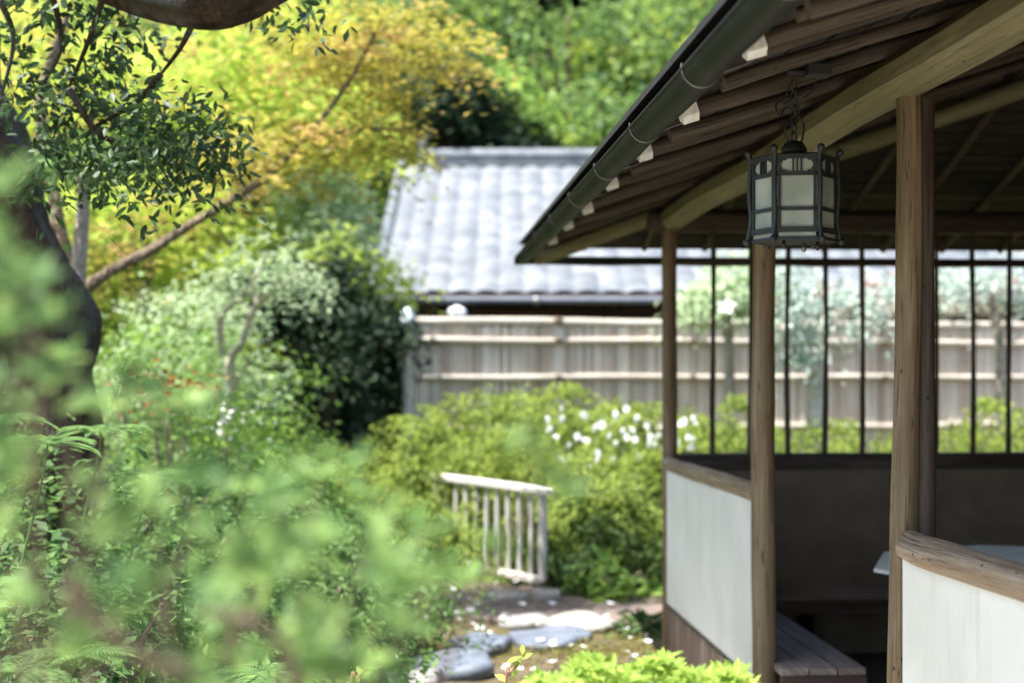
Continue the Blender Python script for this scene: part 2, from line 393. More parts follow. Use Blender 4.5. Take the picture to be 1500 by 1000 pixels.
def flowertpl():
    return multi((np.array([(0, 0, 0), (.5, .34, .05), (.5, -.34, .05), (1, .16, .0), (1, -.16, 0)]), np.array([(0, 3, 1), (0, 4, 3), (0, 2, 4)])), 5, .35)
T_FLOWER = flowertpl()

def scatter(P, nbias, size, tpl, rng, jit=.6, droop=0, dirs=None):
    """P (N,3) places, nbias (N,3) or (3,) preferred normal"""
    N = len(P); n = nrm(np.broadcast_to(np.asarray(nbias, float), (N, 3)) + rng.normal(0, jit, (N, 3)))
    d = rng.normal(0, 1, (N, 3)) if dirs is None else dirs + rng.normal(0, .25, (N, 3))
    d[:, 2] -= droop
    d = nrm(d - n * (d * n).sum(1, keepdims=True)); b = np.cross(n, d)
    s = rng.uniform(size[0], size[1], N)[:, None, None]
    tv, tf = tpl
    V = (tv[None, :, 0, None] * d[:, None, :] + tv[None, :, 1, None] * b[:, None, :] + tv[None, :, 2, None] * n[:, None, :]) * s + P[:, None, :]
    F = tf[None] + (np.arange(N) * len(tv))[:, None, None]
    return V.reshape(-1, 3), F.reshape(-1, tf.shape[1])
def ball(rng, N, shell=.0):
    d = nrm(rng.normal(0, 1, (N, 3))); r = rng.uniform(shell ** 3, 1, N) ** (1 / 3); return d * r[:, None]
def crown_pts(rng, blobs, ncl, per, cr, flat=.5, shell=.45):
    """blobs: list of (centre, radii, weight)"""
    P = []; C = []
    ws = np.array([b[2] for b in blobs], float); ws /= ws.sum()
    for (c, r, _), wt in zip(blobs, ws):
        k = max(1, int(ncl * wt)); cc = ball(rng, k, shell) * np.array(r) + np.array(c)
        q = np.clip(rng.normal(0, 1, (k, per, 3)), -1.7, 1.7) * np.array([1, 1, flat]) * (cr * rng.uniform(.6, 1.3, (k, 1, 1))) + cc[:, None, :]
        q[:, :, 2] -= .35 * (np.linalg.norm(q[:, :, :2] - cc[:, None, :2], axis=2) ** 2) / max(cr, .01)
        P.append(q.reshape(-1, 3)); C.append(np.repeat(np.array(c)[None], k * per, 0))
    return np.concatenate(P), np.concatenate(C)

def dup(root, loc, rz=0, scale=1, label=None, group=None):
    r = root.copy(); COL.objects.link(r); r.location = loc; r.rotation_euler = (0, 0, rz)
    r.scale = scale if isinstance(scale, tuple) else (scale,) * 3
    if label: r['label'] = label
    if group: r['group'] = group
    for ch in list(root.children):
        c = ch.copy(); COL.objects.link(c); c.parent = r
        for g in list(ch.children):
            d = g.copy(); COL.objects.link(d); d.parent = c
    return r

def make_tree(name, loc, label, cat, trunk_paths, mat_bark, crown, leaf, group=None, seed=1, size=(.1, .16), tpl=T_SIMPLE, ncl=200, per=40, cr=.4,
              flat=.5, shell=.45, jit=.55, droop=.3, out=.5):
    root = empty(name, loc, label, cat, group); rng = np.random.default_rng(seed)
    mb = MB()
    for k, (pts, rad) in enumerate(trunk_paths): mb.tube(pts, rad, 10, .1, seed * 31 + k, sub=5)
    mb.build('trunk', mat_bark, root)
    P, C = crown_pts(rng, crown, ncl, per, cr, flat, shell)
    nb = np.array([0, 0, .9]) + out * nrm(P - C)
    V, F = scatter(P, nb, size, tpl, rng, jit, droop)
    npmesh('crown', V, F, leaf, root)
    return root

# ------------------------------------------------------------------ ground
def sheet(name, x0, x1, y0, y1, nx, ny, zf, mat):
    xs = np.linspace(x0, x1, nx); ys = np.linspace(y0, y1, ny); X, Y = np.meshgrid(xs, ys); Z = zf(X, Y)
    V = np.stack([X, Y, Z], -1).reshape(-1, 3); i = np.arange(nx * ny).reshape(ny, nx)
    F = np.stack([i[:-1, :-1], i[:-1, 1:], i[1:, 1:], i[1:, :-1]], -1).reshape(-1, 4)
    o = npmesh(name, V, F, mat, None, smooth=True); o['kind'] = 'structure'; return o
sheet('ground', -120, 120, -60, 160, 221, 221, lambda X, Y: -.02 + .012 * np.sin(X * 1.3) * np.sin(Y * 1.7) - .25 * np.clip((Y - 30) / 10, 0, 1), M['earth'])
sheet('hillside', -70, 75, 31, 95, 60, 40, lambda X, Y: -.9 + 26 * (1 - np.exp(-np.clip(Y - 31, 0, 99) / 26)) + .8 * np.sin(X * .3) * np.sin(Y * .21), M['forestfloor'])

# ------------------------------------------------------------------ garden pavilion
XW, YA, YB, YC, YD, XR = 1.456, 7.895, 5.771, 4.10, 1.98, 5.96
X0, X1, Y0, Y1 = .672, 6.744, 1.196, 8.679          # eave rectangle
SL = .32
def zr(t): return 2.305 + SL * t                     # underside of the rafters, t metres in from the eave
pav = empty('garden_pavilion', (XW, YA, 0), 'open timber rest pavilion with peeled log posts, low dark roof and white half walls', 'pavilion')
def log(name, p, q, r, mat=None, seed=0, wob=.05, n=16, bend=0, mid=None, sub=10, r2=None, facet=False):
    mb = MB(); pts = [p, q] if mid is None else [p] + mid + [q]
    rr = [r + (((r2 if r2 else r) - r) * k / (len(pts) - 1)) for k in range(len(pts))]
    mb.tube(pts, rr, n, wob, seed, sub=sub, bend=bend, facet=facet); return mb.build(name, mat or M['post'], pav)
# posts
log('post', (XW, YA, -.05), (XW, YA, 2.42), .043, seed=1, bend=.004, sub=20)
log('post', (XW, YB, -.05), (XW, YB, 2.42), .052, seed=2, bend=.004, r2=.046, sub=24)
pc = log('post', (XW - .012, YC, -.05), (XW + .012, YC, 2.42), .044, seed=3, bend=.004, r2=.036, n=22, sub=30, wob=.045)
pc['label'] = 'pale weathered round post with a dark split down its right side'
MB().tube([(XW + .062, YC + .012, .0), (XW + .066, YC + .012, 2.41)], [.033, .031], 14, .07, 77, sub=24, bend=.003).build('door_jamb', M['darkwood'], pav)
for k, (x, y) in enumerate([(XW, YD), (XR, YD), (XR, YC + .9), (XR, YA), (3.7, YA), (3.7, YD)]):
    log('post', (x, y, -.05), (x, y, 2.42), .045, seed=10 + k, bend=.004)
# plate beams
bt = 2.478
log('plate_beam', (XW, YD - .3, bt), (XW, YA + .12, bt - .004), .067, M['beam'], 21, .018, 8, .006, sub=40, facet=True)
log('plate_beam', (XR, YD - .3, bt), (XR, YA + .2, bt), .075, M['beam'], 22, .04, 16)
log('plate_beam', (XW - .12, YA, bt - .015), (XR + .2, YA, bt - .015), .066, M['darkwood'], 23, .04, 16, sub=30)
log('plate_beam', (XW - .2, YD, bt), (XR + .2, YD, bt), .07, M['beam'], 24, .04, 16)
# hips and ridge
hw = (X1 - X0) / 2; zc = 2.30 + SL * hw
apA = (X0 + hw, Y1 - hw); apB = (X0 + hw, Y0 + hw)
for k, (cx, cy, ap) in enumerate([(X0, Y1, apA), (X1, Y1, apA), (X0, Y0, apB), (X1, Y0, apB)]):
    sx = 1 if cx == X0 else -1; sy = 1 if cy == Y0 else -1
    p = Vector((cx + sx * .10, cy + sy * .10, 2.275 + SL * .10)); q = Vector((ap[0], ap[1], 2.235 + SL * hw))
    log('hip_rafter', p, q, .045, M['beam'] if k == 0 else M['rafter'], 30 + k, .05, 14, .008, sub=30)
log('ridge_beam', (apA[0], apB[1] - .1, zc + .02), (apA[0], apA[1] + .1, zc + .02), .06, M['rafter'], 39)
# rafters
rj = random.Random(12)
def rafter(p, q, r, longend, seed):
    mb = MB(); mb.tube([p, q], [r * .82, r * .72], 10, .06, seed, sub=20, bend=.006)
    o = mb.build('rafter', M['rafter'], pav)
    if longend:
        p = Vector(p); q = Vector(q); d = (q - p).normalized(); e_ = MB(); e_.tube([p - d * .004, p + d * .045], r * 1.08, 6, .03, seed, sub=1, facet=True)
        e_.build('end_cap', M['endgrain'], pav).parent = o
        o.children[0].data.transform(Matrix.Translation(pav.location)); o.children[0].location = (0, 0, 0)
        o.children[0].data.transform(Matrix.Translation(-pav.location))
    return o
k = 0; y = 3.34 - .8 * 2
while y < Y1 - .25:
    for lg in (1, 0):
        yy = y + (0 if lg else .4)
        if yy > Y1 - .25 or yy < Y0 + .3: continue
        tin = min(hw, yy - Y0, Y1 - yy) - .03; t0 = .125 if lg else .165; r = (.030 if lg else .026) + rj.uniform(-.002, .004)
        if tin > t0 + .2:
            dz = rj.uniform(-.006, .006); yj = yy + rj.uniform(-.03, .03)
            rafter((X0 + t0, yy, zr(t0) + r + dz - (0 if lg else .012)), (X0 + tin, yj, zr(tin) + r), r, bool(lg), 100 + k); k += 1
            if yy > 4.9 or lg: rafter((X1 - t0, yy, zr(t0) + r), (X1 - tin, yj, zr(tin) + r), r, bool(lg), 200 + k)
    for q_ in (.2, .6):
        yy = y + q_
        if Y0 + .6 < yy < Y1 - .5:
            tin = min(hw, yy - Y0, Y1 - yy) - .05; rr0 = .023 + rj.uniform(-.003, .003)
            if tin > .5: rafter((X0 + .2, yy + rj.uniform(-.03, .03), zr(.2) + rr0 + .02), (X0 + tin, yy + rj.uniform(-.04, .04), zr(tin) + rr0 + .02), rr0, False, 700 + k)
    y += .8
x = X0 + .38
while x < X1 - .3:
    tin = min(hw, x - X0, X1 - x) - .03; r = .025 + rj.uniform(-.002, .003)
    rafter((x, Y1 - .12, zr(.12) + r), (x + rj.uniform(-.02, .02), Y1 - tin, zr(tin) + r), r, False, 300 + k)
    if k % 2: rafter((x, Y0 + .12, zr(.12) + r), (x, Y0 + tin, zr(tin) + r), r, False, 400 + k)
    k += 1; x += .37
# laths (board strips laid over the rafters) per slope
ztop = lambda t: zr(t) + .060
def slope_pt(side, along, t):
    if side == 0: return (X0 + t, along, 0)
    if side == 1: return (X1 - t, along, 0)
    if side == 2: return (along, Y1 - t, 0)
    return (along, Y0 + t, 0)
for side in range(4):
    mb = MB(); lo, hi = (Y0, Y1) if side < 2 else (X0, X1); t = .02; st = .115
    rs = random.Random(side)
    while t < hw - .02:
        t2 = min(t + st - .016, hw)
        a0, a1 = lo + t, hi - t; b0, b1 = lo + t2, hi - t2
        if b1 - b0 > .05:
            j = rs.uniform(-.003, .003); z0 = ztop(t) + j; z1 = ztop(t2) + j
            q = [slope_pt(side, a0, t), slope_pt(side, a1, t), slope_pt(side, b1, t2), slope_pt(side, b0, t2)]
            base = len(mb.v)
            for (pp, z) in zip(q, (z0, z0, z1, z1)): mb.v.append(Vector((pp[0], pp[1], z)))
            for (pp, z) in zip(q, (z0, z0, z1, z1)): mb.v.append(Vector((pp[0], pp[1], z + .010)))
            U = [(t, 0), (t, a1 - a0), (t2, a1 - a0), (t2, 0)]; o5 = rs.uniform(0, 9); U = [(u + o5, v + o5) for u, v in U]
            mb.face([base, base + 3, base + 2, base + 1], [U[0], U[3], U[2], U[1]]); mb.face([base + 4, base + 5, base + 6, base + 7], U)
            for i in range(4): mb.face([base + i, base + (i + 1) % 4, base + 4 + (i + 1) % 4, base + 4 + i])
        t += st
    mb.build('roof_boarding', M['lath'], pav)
# roof covering
mb = MB()
def roofquad(z0, flip):
    b = len(mb.v); R = [(X0, Y0, z0), (X1, Y0, z0), (X1, Y1, z0), (X0, Y1, z0), (apB[0], apB[1], z0 + SL * hw), (apA[0], apA[1], z0 + SL * hw)]
    for r in R: mb.v.append(Vector(r))
    for f in ([0, 1, 4], [1, 2, 5, 4], [2, 3, 5], [3, 0, 4, 5]):
        mb.face([b + i for i in (reversed(f) if flip else f)])
    return b
bA = roofquad(2.396, True); bB = roofquad(2.416, False)
for i in range(4): j = (i + 1) % 4; mb.face([bA + i, bA + j, bB + j, bB + i])
mb.build('roof_covering', M['roofmetal'], pav)
# gutters (half round)
def gutter(p, q, r=.045, zdrop=0):
    mb = MB(); p = Vector(p); q = Vector(q); d = (q - p).normalized(); s = d.cross(Vector((0, 0, 1))).normalized(); n = 14; N = 60
    for j in range(N + 1):
        c = p.lerp(q, j / N); c = c + Vector((0, 0, .003 * math.sin(j * .9)))
        for rr in (r, r - .004):
            for k in range(n + 1):
                an = math.pi * k / n; mb.v.append(c + s * (math.cos(an) * rr) - Vector((0, 0, math.sin(an) * rr)))
    W = 2 * (n + 1)
    for j in range(N):
        for k in range(n):
            a0 = j * W + k; mb.face([a0, a0 + 1, a0 + W + 1, a0 + W], None, True)
            a1 = a0 + n + 1; mb.face([a1, a1 + W, a1 + W + 1, a1 + 1], None, True)
        for k in (0, n):
            a0 = j * W + k; mb.face([a0, a0 + W, a0 + W + n + 1, a0 + n + 1])
    for j in (0, N):
        mb.face([j * W + k for k in range(n + 1)])
    for sg in (1, -1):
        mb.tube([p + s * r * sg, q + s * r * sg], .0055, 8, 0, 1, sub=30)
    return mb.build('gutter', M['gutter'], pav)
GX, GZ = .692, 2.329
g1 = gutter((GX, Y0 - .02, GZ), (GX, Y1 + .0, GZ - .008)); gutter((X0 - .03, Y1 + .02, GZ - .01), (X1, Y1 + .02, GZ - .01))
y = 3.34
for i in range(8):
    yy = 3.34 - .8 + .8 * i
    if yy > Y1 - .3: break
    mb = MB(); pts = [Vector((GX + .049 * math.cos(math.pi + t * math.pi), yy, GZ - .049 * math.sin(t * math.pi) + .002)) for t in [0, .15, .3, .45, .6, .75, .9]]
    pts = [Vector((GX - .047, yy, GZ + .01))] + pts + [Vector((X0 + .15, yy, zr(.15) - .002)), Vector((X0 + .16, yy + .03, zr(.16) + .05))]
    mb.tube(pts, .0016, 6, 0, 1, sub=3).build('wire', M['wire'], g1)
# half walls, left side
def halfwall(ya, yb, name_seed, rail_r):
    MB().box((XW, (ya + yb) / 2, .70), (.05, yb - ya, .745)).build('wall_panel', M['plaster'], pav, .003)
    MB().box((XW + .006, (ya + yb) / 2, .150), (.04, yb - ya, .34)).build('foot_board', M['footboard'], pav, .003)
    MB().box((XW - .010, (ya + yb) / 2, .323), (.045, yb - ya, .012)).build('shadow_gap_strip', M['darkwood'], pav)  # dark strip standing in for the shadow gap under the panel
    log('rail', (XW - .012, ya - .03, 1.107), (XW - .012, yb + (.03 if yb > 5 else -.035), 1.107), rail_r, M['rail'], name_seed, .05, 20, .005, sub=26)
halfwall(YB + .045, YA - .04, 51, .040)
halfwall(YD + .04, YC - .05, 52, .045)
# rounded near end of the log beside the post
MB().box((XW - .02, YC - .02, .72), (.03, .05, .75)).build('edge_strip', M['post'], pav, .004)
MB().tube([(XW - .012, YC - .088, 1.107), (XW - .010, YC - .062, 1.107)], [.045, .034], 20, .05, 53, sub=4).build('rail_end', M['rail'], pav)
# back wall: low wall, sill, bars, lintel
def backbars(fixed, lo, hi, horiz, seed):
    rs = random.Random(seed)
    def pt(a, b, z): return (a, b, z) if horiz else (b, a, z)
    c = (lo + hi) / 2; d = hi - lo
    dim = (lambda a, b, z: (a, b, z)) if horiz else (lambda a, b, z: (b, a, z))
    MB().box(pt(c, fixed, .52), dim(d, .05, 1.10)).build('wall_panel', M['mudplaster'], pav)
    MB().box(pt(c, fixed, 1.115), dim(d, .085, .09)).build('sill', M['darkwood'], pav, .004)
    MB().tube([pt(lo, fixed + .0, 2.235), pt(hi, fixed, 2.228)], .016, 10, .06, seed, sub=30, bend=.003).build('cross_rail', M['darkwood'], pav)
    a = lo + .195 if horiz else lo + .2
    while a < hi - .05:
        if min(abs(a - 3.7), 1) > .05 or not horiz:
            j = rs.uniform(-.006, .006)
            MB().tube([pt(a + j, fixed, 1.14), pt(a - j, fixed, 1.8), pt(a + j, fixed, 2.42)], [.017, .014, .015], 8, .14, int(a * 100), sub=12, bend=.004).build('bar', M['darkwood'], pav)
        a += .214
backbars(YA, XW + .05, XR, True, 61)
MB().box((XR, (YD + YA) / 2, 1.2), (.06, YA - YD, 2.3)).build('shade_wall', M['mudplaster'], pav)  # unseen right wall, made solid to keep the interior dark
MB().box(((XW + XR) / 2 + 1, YD, 1.0), (XR - XW - 2, .06, 2.0)).build('shade_wall', M['mudplaster'], pav)  # unseen front wall, closed here so less light gets inside
fl = MB().prism([(XW - .03, YD - .1), (XR + .1, YD - .1), (XR + .1, YA + .1), (XW - .03, YA + .1)], -.05, .035).build('pavilion_floor', M['floor']); fl['kind'] = 'structure'
# outside kerb slab
MB().prism([(XW - .55, YA - .75), (XW - .06, YA - .75), (XW - .06, YA - 1.9), (XW - .50, YA - 1.9)][::-1], -.03, .06).build('stone_slab', M['stone_pale'], None, .02)
tag(bpy.data.objects['stone_slab'], 'flat pale stone slab lying against the foot of the pavilion wall', 'slab')

# benches inside
b1 = empty('bench', (1.62, 6.8, .03), 'low plank bench along the inner side of the left half wall', 'bench')
for i in range(3): MB().box((1.545 + i * .118, 6.72, .405), (.112, 2.2, .03)).build('plank', M['benchwood'], b1, .004)
for yy in (5.75, 6.8, 7.6): MB().box((1.66, yy, .21), (.3, .05, .35)).build('leg', M['darkwood'], b1)
MB().box((1.662, 5.615, .37), (.35, .025, .04)).build('apron', M['darkwood'], b1, .004)
b2 = empty('bench', (3.8, 7.68, .03), 'dark plank bench along the back wall behind the table', 'bench')
for i in range(3): MB().box((3.75, 7.79 - i * .118, .405), (3.8, .112, .03)).build('plank', M['benchwood'], b2, .004)
for xx in (2.2, 3.8, 5.3): MB().box((xx, 7.67, .21), (.05, .3, .35)).build('leg', M['darkwood'], b2)
MB().box((3.75, 7.475, .36), (3.8, .022, .07)).build('apron', M['darkwood'], b2)
# round table
tc = at(750 + 2.235 / 5.9 * FPX, HOR, 5.9)
tb = empty('table', (tc.x, tc.y, .035), 'eight sided table with a pale grey top inside the pavilion', 'table')
MB().lathe([(.70, .789), (.745, .790), (.75, .792), (.75, .803), (.744, .808), (.70, .809)], (tc.x, tc.y, 0), 8, False).build('table_top', M['tabletop'], tb)
MB().lathe([(.07, .1), (.06, .4), (.09, .79)], (tc.x, tc.y, 0), 16).build('pedestal', M['darkwood'], tb)
MB().lathe([(.3, .035), (.3, .06), (.08, .1)], (tc.x, tc.y, 0), 24).build('foot', M['darkwood'], tb)

# ------------------------------------------------------------------ hanging lantern
LC = at(1163, HOR, 4.12); LX, LY = LC.x, LC.y
def pz(py): return at(1163, py, 4.12).z
zt, zb = pz(232), pz(349)
H = zt - zb; RH = .122
lan = empty('hanging_lantern', (LX, LY, zb), 'six sided black iron lantern with frosted panes hanging on a chain under the eave', 'lantern')
face_ang = math.atan2(-LY, -LX) + math.radians(5)
def hexp(k, r, z): an = face_ang + math.radians(30 + 60 * k); return Vector((LX + r * math.cos(an), LY + r * math.sin(an), z))
fr = MB()
for k in range(6):
    # curved corner ribs, flared at top and foot
    prof = [(1.07, 1.06), (1.03, 1.01), (1.0, .92), (1.035, .72), (1.045, .5), (1.0, .26), (1.02, .12), (1.08, -.02), (1.11, -.05)]
    for i in range(len(prof) - 1):
        (r0, z0), (r1, z1) = prof[i], prof[i + 1]
        fr.tube([hexp(k, RH * r0, zb + H * z0), hexp(k, RH * r1, zb + H * z1)], [.007, .007], 8, 0, 1, sub=1)
    for (r0, z0) in (prof[0], prof[-1]):
        p = hexp(k, RH * r0, zb + H * z0); fr.lathe([(.004, -.010), (.011, -.005), (.011, .005), (.004, .010)], p, 8)
    a = hexp(k, RH * .985, 0); b = hexp(k + 1, RH * .985, 0)
    def bar(za, zb_, th=.007, t0=0.0, t1=1.0, dep=.008):
        m0 = a.lerp(b, t0); m1 = a.lerp(b, t1); c = (m0 + m1) / 2; c.z = zb + H * (za + zb_) / 2
        d = (m1 - m0); fr.box(c, (d.length, dep, H * abs(za - zb_)), math.atan2(d.y, d.x))
    bar(.985, .93, dep=.012); bar(.775, .725); bar(.345, .30); bar(.10, .035, dep=.012); bar(-.055, -.02, dep=.010)
    bar(.93, .10, t0=.055, t1=.125); bar(.93, .10, t0=.875, t1=.945)
    bar(.93, .775, t0=.385, t1=.425); bar(.93, .775, t0=.48, t1=.52); bar(.93, .775, t0=.575, t1=.615)
    # rounded corners of the upper opening
    for (t0, sgn) in ((.125, 1), (.875, -1)):
        for (zz, sz) in ((.93, -1), (.775, 1)):
            for q in range(4):
                f = q / 4; wdt = .13 * (1 - math.sqrt(max(0, 1 - (1 - f) ** 2)))
                z0 = zz + sz * .0775 * f; z1 = zz + sz * .0775 * (f + .25)
                if wdt > .004: bar(z0, z1, t0=min(t0, t0 + sgn * wdt), t1=max(t0, t0 + sgn * wdt), dep=.006)
fr.build('frame', M['iron'], lan)
for k in range(6):
    a = hexp(k, RH * .955, 0); b = hexp(k + 1, RH * .955, 0); c = (a + b) / 2; c.z = zb + H * .52; d = b - a
    MB().box(c, (d.length * .97, .003, H * .87), math.atan2(d.y, d.x)).build('glass_pane', M['glass'], lan)
    c.z = zb + H * .01
    MB().box(c, (d.length * .9, .003, H * .05), math.atan2(d.y, d.x)).build('glass_pane', M['glass'], lan)
top = MB(); b = len(top.v)
pr = [(1.07, .985), (1.0, 1.0), (.35, 1.05)]
for (r, z) in pr:
    for k in range(6): top.v.append(hexp(k, RH * r, zb + H * z))
for i in range(2):
    for k in range(6): k2 = (k + 1) % 6; top.face([b + i * 6 + k, b + i * 6 + k2, b + (i + 1) * 6 + k2, b + (i + 1) * 6 + k])
top.face([b + 12 + k for k in range(6)]); top.face([b + k for k in reversed(range(6))])
top.build('lantern_roof', M['iron'], lan)
MB().lathe([(.036, 0), (.038, .012), (.034, .022), (.026, .034), (.012, .040)], (LX, LY, zb + H * 1.045), 20).build('cap', M['chain'], lan)
bot = MB(); b = 0
for k in range(6): bot.v.append(hexp(k, RH * .98, zb - H * .05))
for k in range(6): bot.v.append(hexp(k, RH * .98, zb - H * .035))
for k in range(6): k2 = (k + 1) % 6; bot.face([k, k2, 6 + k2, 6 + k])
bot.face([5, 4, 3, 2, 1, 0]); bot.face([6, 7, 8, 9, 10, 11]); bot.build('base_plate', M['iron'], lan)
for k in (2, 5, 1):
    p = hexp(k, RH * .55, zb - H * .06); MB().lathe([(.003, -.022), (.007, -.016), (.007, -.008), (.004, .002)], p, 10).build('foot_knob', M['wire'] if k == 2 else M['chain'], lan)
# chain and cable up to a box on the rafters
ztop_l = zb + H * 1.045 + .04; tx = LX - X0; zra = zr(tx) + .006
nl = int((zra - ztop_l) / .022)
for i in range(nl + 1):
    z = ztop_l + .011 + (zra - ztop_l) * i / nl; r = .0095; hgt = .016; an0 = (i % 2) * math.pi / 2 + .4
    pts = [Vector((LX + math.cos(an0) * r * math.cos(t), LY + math.sin(an0) * r * math.cos(t), z + hgt * math.sin(t))) for t in [2 * math.pi * q / 10 for q in range(11)]]
    if z < zra: MB().tube(pts, .0028, 6, 0, 1, sub=1, cap=False).build('chain_link', M['chain'], lan)
cb = MB(); Z = lambda f: ztop_l + (zra - ztop_l) * f
cb.tube([(LX + .02, LY, Z(-.1)), (LX + .03, LY + .01, Z(.3)), (LX - .02, LY, Z(.55)), (LX - .045, LY - .01, Z(.4)), (LX - .05, LY, Z(.62)), (LX + .01, LY, Z(.75)), (LX + .03, LY, Z(.72)), (LX + .06, LY, Z(.85)), (LX + .065, LY, Z(1.02))], .003, 6, 0, 1, sub=6)
cb.tube([(LX - .01, LY, Z(-.1)), (LX - .03, LY - .01, Z(.2)), (LX + .015, LY, Z(.42)), (LX + .0, LY, Z(.7)), (LX - .03, LY, Z(.6)), (LX - .01, LY, Z(.95))], .003, 6, 0, 1, sub=6)
cb.build('cable', M['chain'], lan)
MB().box((LX + .07, LY, Z(1.0) + .03), (.07, .06, .035)).box((LX + .045, LY + .02, Z(1.0) + .028), (.12, .02, .012)).build('junction_box', M['chain'], lan, .003)

# ------------------------------------------------------------------ tiled house behind the fence
hs = gr(548, 18); HZ0 = 2.6
house = empty('tiled_house', (hs.x, hs.y, 0), 'low dark timber house with a pale grey tiled gable roof behind the fence', 'house', rz=-TH)
def lh(x, y, z): return Vector((hs.x, hs.y, 0)) + RT * x + FW * y + Vector((0, 0, z))
W_, R_, ZE, ZR = 10.4, 4.9, 2.615, 4.95
def tileroof(y_e, y_r, z_e, z_r):
    colw = .32; ncol = int(W_ / colw); per = 10; rows = 25; V = []; nu = ncol * per + 1
    vs = []
    for r in range(rows):
        vs += [(r / rows, .028), ((r + .93) / rows, .004)]
    vs.append((1, .0))
    for (t, dz) in vs:
        for i in range(nu):
            x = i / per * colw; ph = (i % per) / per
            prof = .05 * abs(math.sin(math.pi * (ph + .04))) ** .55 - .02
            y = y_e + (y_r - y_e) * t; z = z_e + (z_r - z_e) * t + prof + dz - .06 * math.sin(math.pi * t)
            V.append(lh(x, y, z))
    nv = len(vs); i = np.arange(nu * nv).reshape(nv, nu)
    F = np.stack([i[:-1, :-1], i[:-1, 1:], i[1:, 1:], i[1:, :-1]], -1).reshape(-1, 4)
    if y_r < y_e: F = F[:, ::-1]
    return npmesh('roof', np.array([tuple(v) for v in V]), F, M['tile'], house, smooth=True)
tileroof(0, R_, ZE, ZR); tileroof(2 * R_, R_, ZE, ZR)
mb = MB()
mb.tube([lh(.28, R_, ZR + .17), lh(W_, R_, ZR + .17)], .12, 12, .0, 1, sub=1); mb.box(lh(W_ / 2 + .15, R_, ZR + .07), (W_ - .3, .2, .12), -TH)
rdg = mb.build('ridge', M['tile'], house)
mb = MB(); mb.box(lh(.3, R_, ZR + .14), (.1, .34, .42), -TH, None); mb.lathe([(.05, 0), (.09, .06), (.03, .12)], lh(.3, R_, ZR + .33), 10); mb.build('ridge_end_tile', M['tile'], rdg, .02)
mb = MB()
for s_ in (0, 1):
    ya, yb = (0, R_) if s_ == 0 else (2 * R_, R_)
    mb.tube([lh(-.03, ya, ZE + .02), lh(-.03, (ya + yb) / 2, (ZE + ZR) / 2 - .02), lh(-.03, yb, ZR + .04)], .085, 10, .02, 3, sub=5)
mb.build('verge_tiles', M['tile'], house)
c = [lh(.05, .05, ZE - .05), lh(W_, .05, ZE - .05), lh(W_, R_, ZR - .12), lh(.05, R_, ZR - .12), lh(W_, 2 * R_, ZE - .05), lh(.05, 2 * R_, ZE - .05)]
mb = MB(); mb.v = c + [p - Vector((0, 0, .05)) for p in c]
for f in ([0, 1, 2, 3], [3, 2, 4, 5], [9, 8, 7, 6], [11, 10, 8, 9]): mb.face(f)
mb.build('roof_underboard', M['darkwood'], house)
mb = MB(); mb.tube([lh(-.12, -.1, ZE - .075), lh(W_, -.1, ZE - .085)], .05, 12, 0, 1, sub=1); hg = mb.build('gutter', M['roofmetal'], house)
hg.data.materials[0] = plain('blue_grey_gutter', (.07, .08, .10), (.13, .145, .17), 3, .35, .5, 0)
MB().box(lh(W_ / 2, .02, ZE - .04), (W_, .03, .07), -TH).build('eave_board', plain('rusty_board', (.16, .10, .08), (.30, .22, .19), 3, .8), house)
MB().box(lh(W_ / 2 + .5, R_ + .0, 1.25), (W_ - 1.2, 2 * R_ - 2.2, 2.5), -TH).build('wall', M['darkwood'], house)
mb = MB(); mb.v = [lh(1.1, 1.1, 2.5), lh(1.1, 2 * R_ - 1.1, 2.5), lh(1.1, R_, ZR - .3), lh(1.16, 1.1, 2.5), lh(1.16, 2 * R_ - 1.1, 2.5), lh(1.16, R_, ZR - .3)]
mb.face([0, 2, 1]); mb.face([3, 4, 5]); mb.build('gable', M['darkwood'], house)
MB().box(lh(.66, .35, 1.28), (.11, .11, 2.56), -TH).build('eave_post', M['bark_brown'], house)
MB().tube([lh(.97, -.05, ZE - .1), lh(.97, .1, 2.2), lh(.97, .15, .2)], .04, 10, 0, 1, sub=4).build('downpipe', hg.data.materials[0], house)
MB().box(lh(3.4, 1.07, 2.15), (1.8, .05, .5), -TH).build('shutter', M['rafter'], house, .01)
for (x, zz) in ((2.05, ZE - .085), (4.6, ZE - .085)):
    MB().lathe([(.01, -.06), (.05, -.03), (.05, .03), (.01, .06)], lh(x, -.16, zz), 12).build('gutter_bracket', M['wire'], hg)
# white meter beside the downpipe
MB().lathe([(.02, -.1), (.1, -.06), (.12, 0), (.1, .06), (.02, .1)], lh(1.06, -.28, 2.36), 16).build('lamp_globe', M['palewhite'], house)

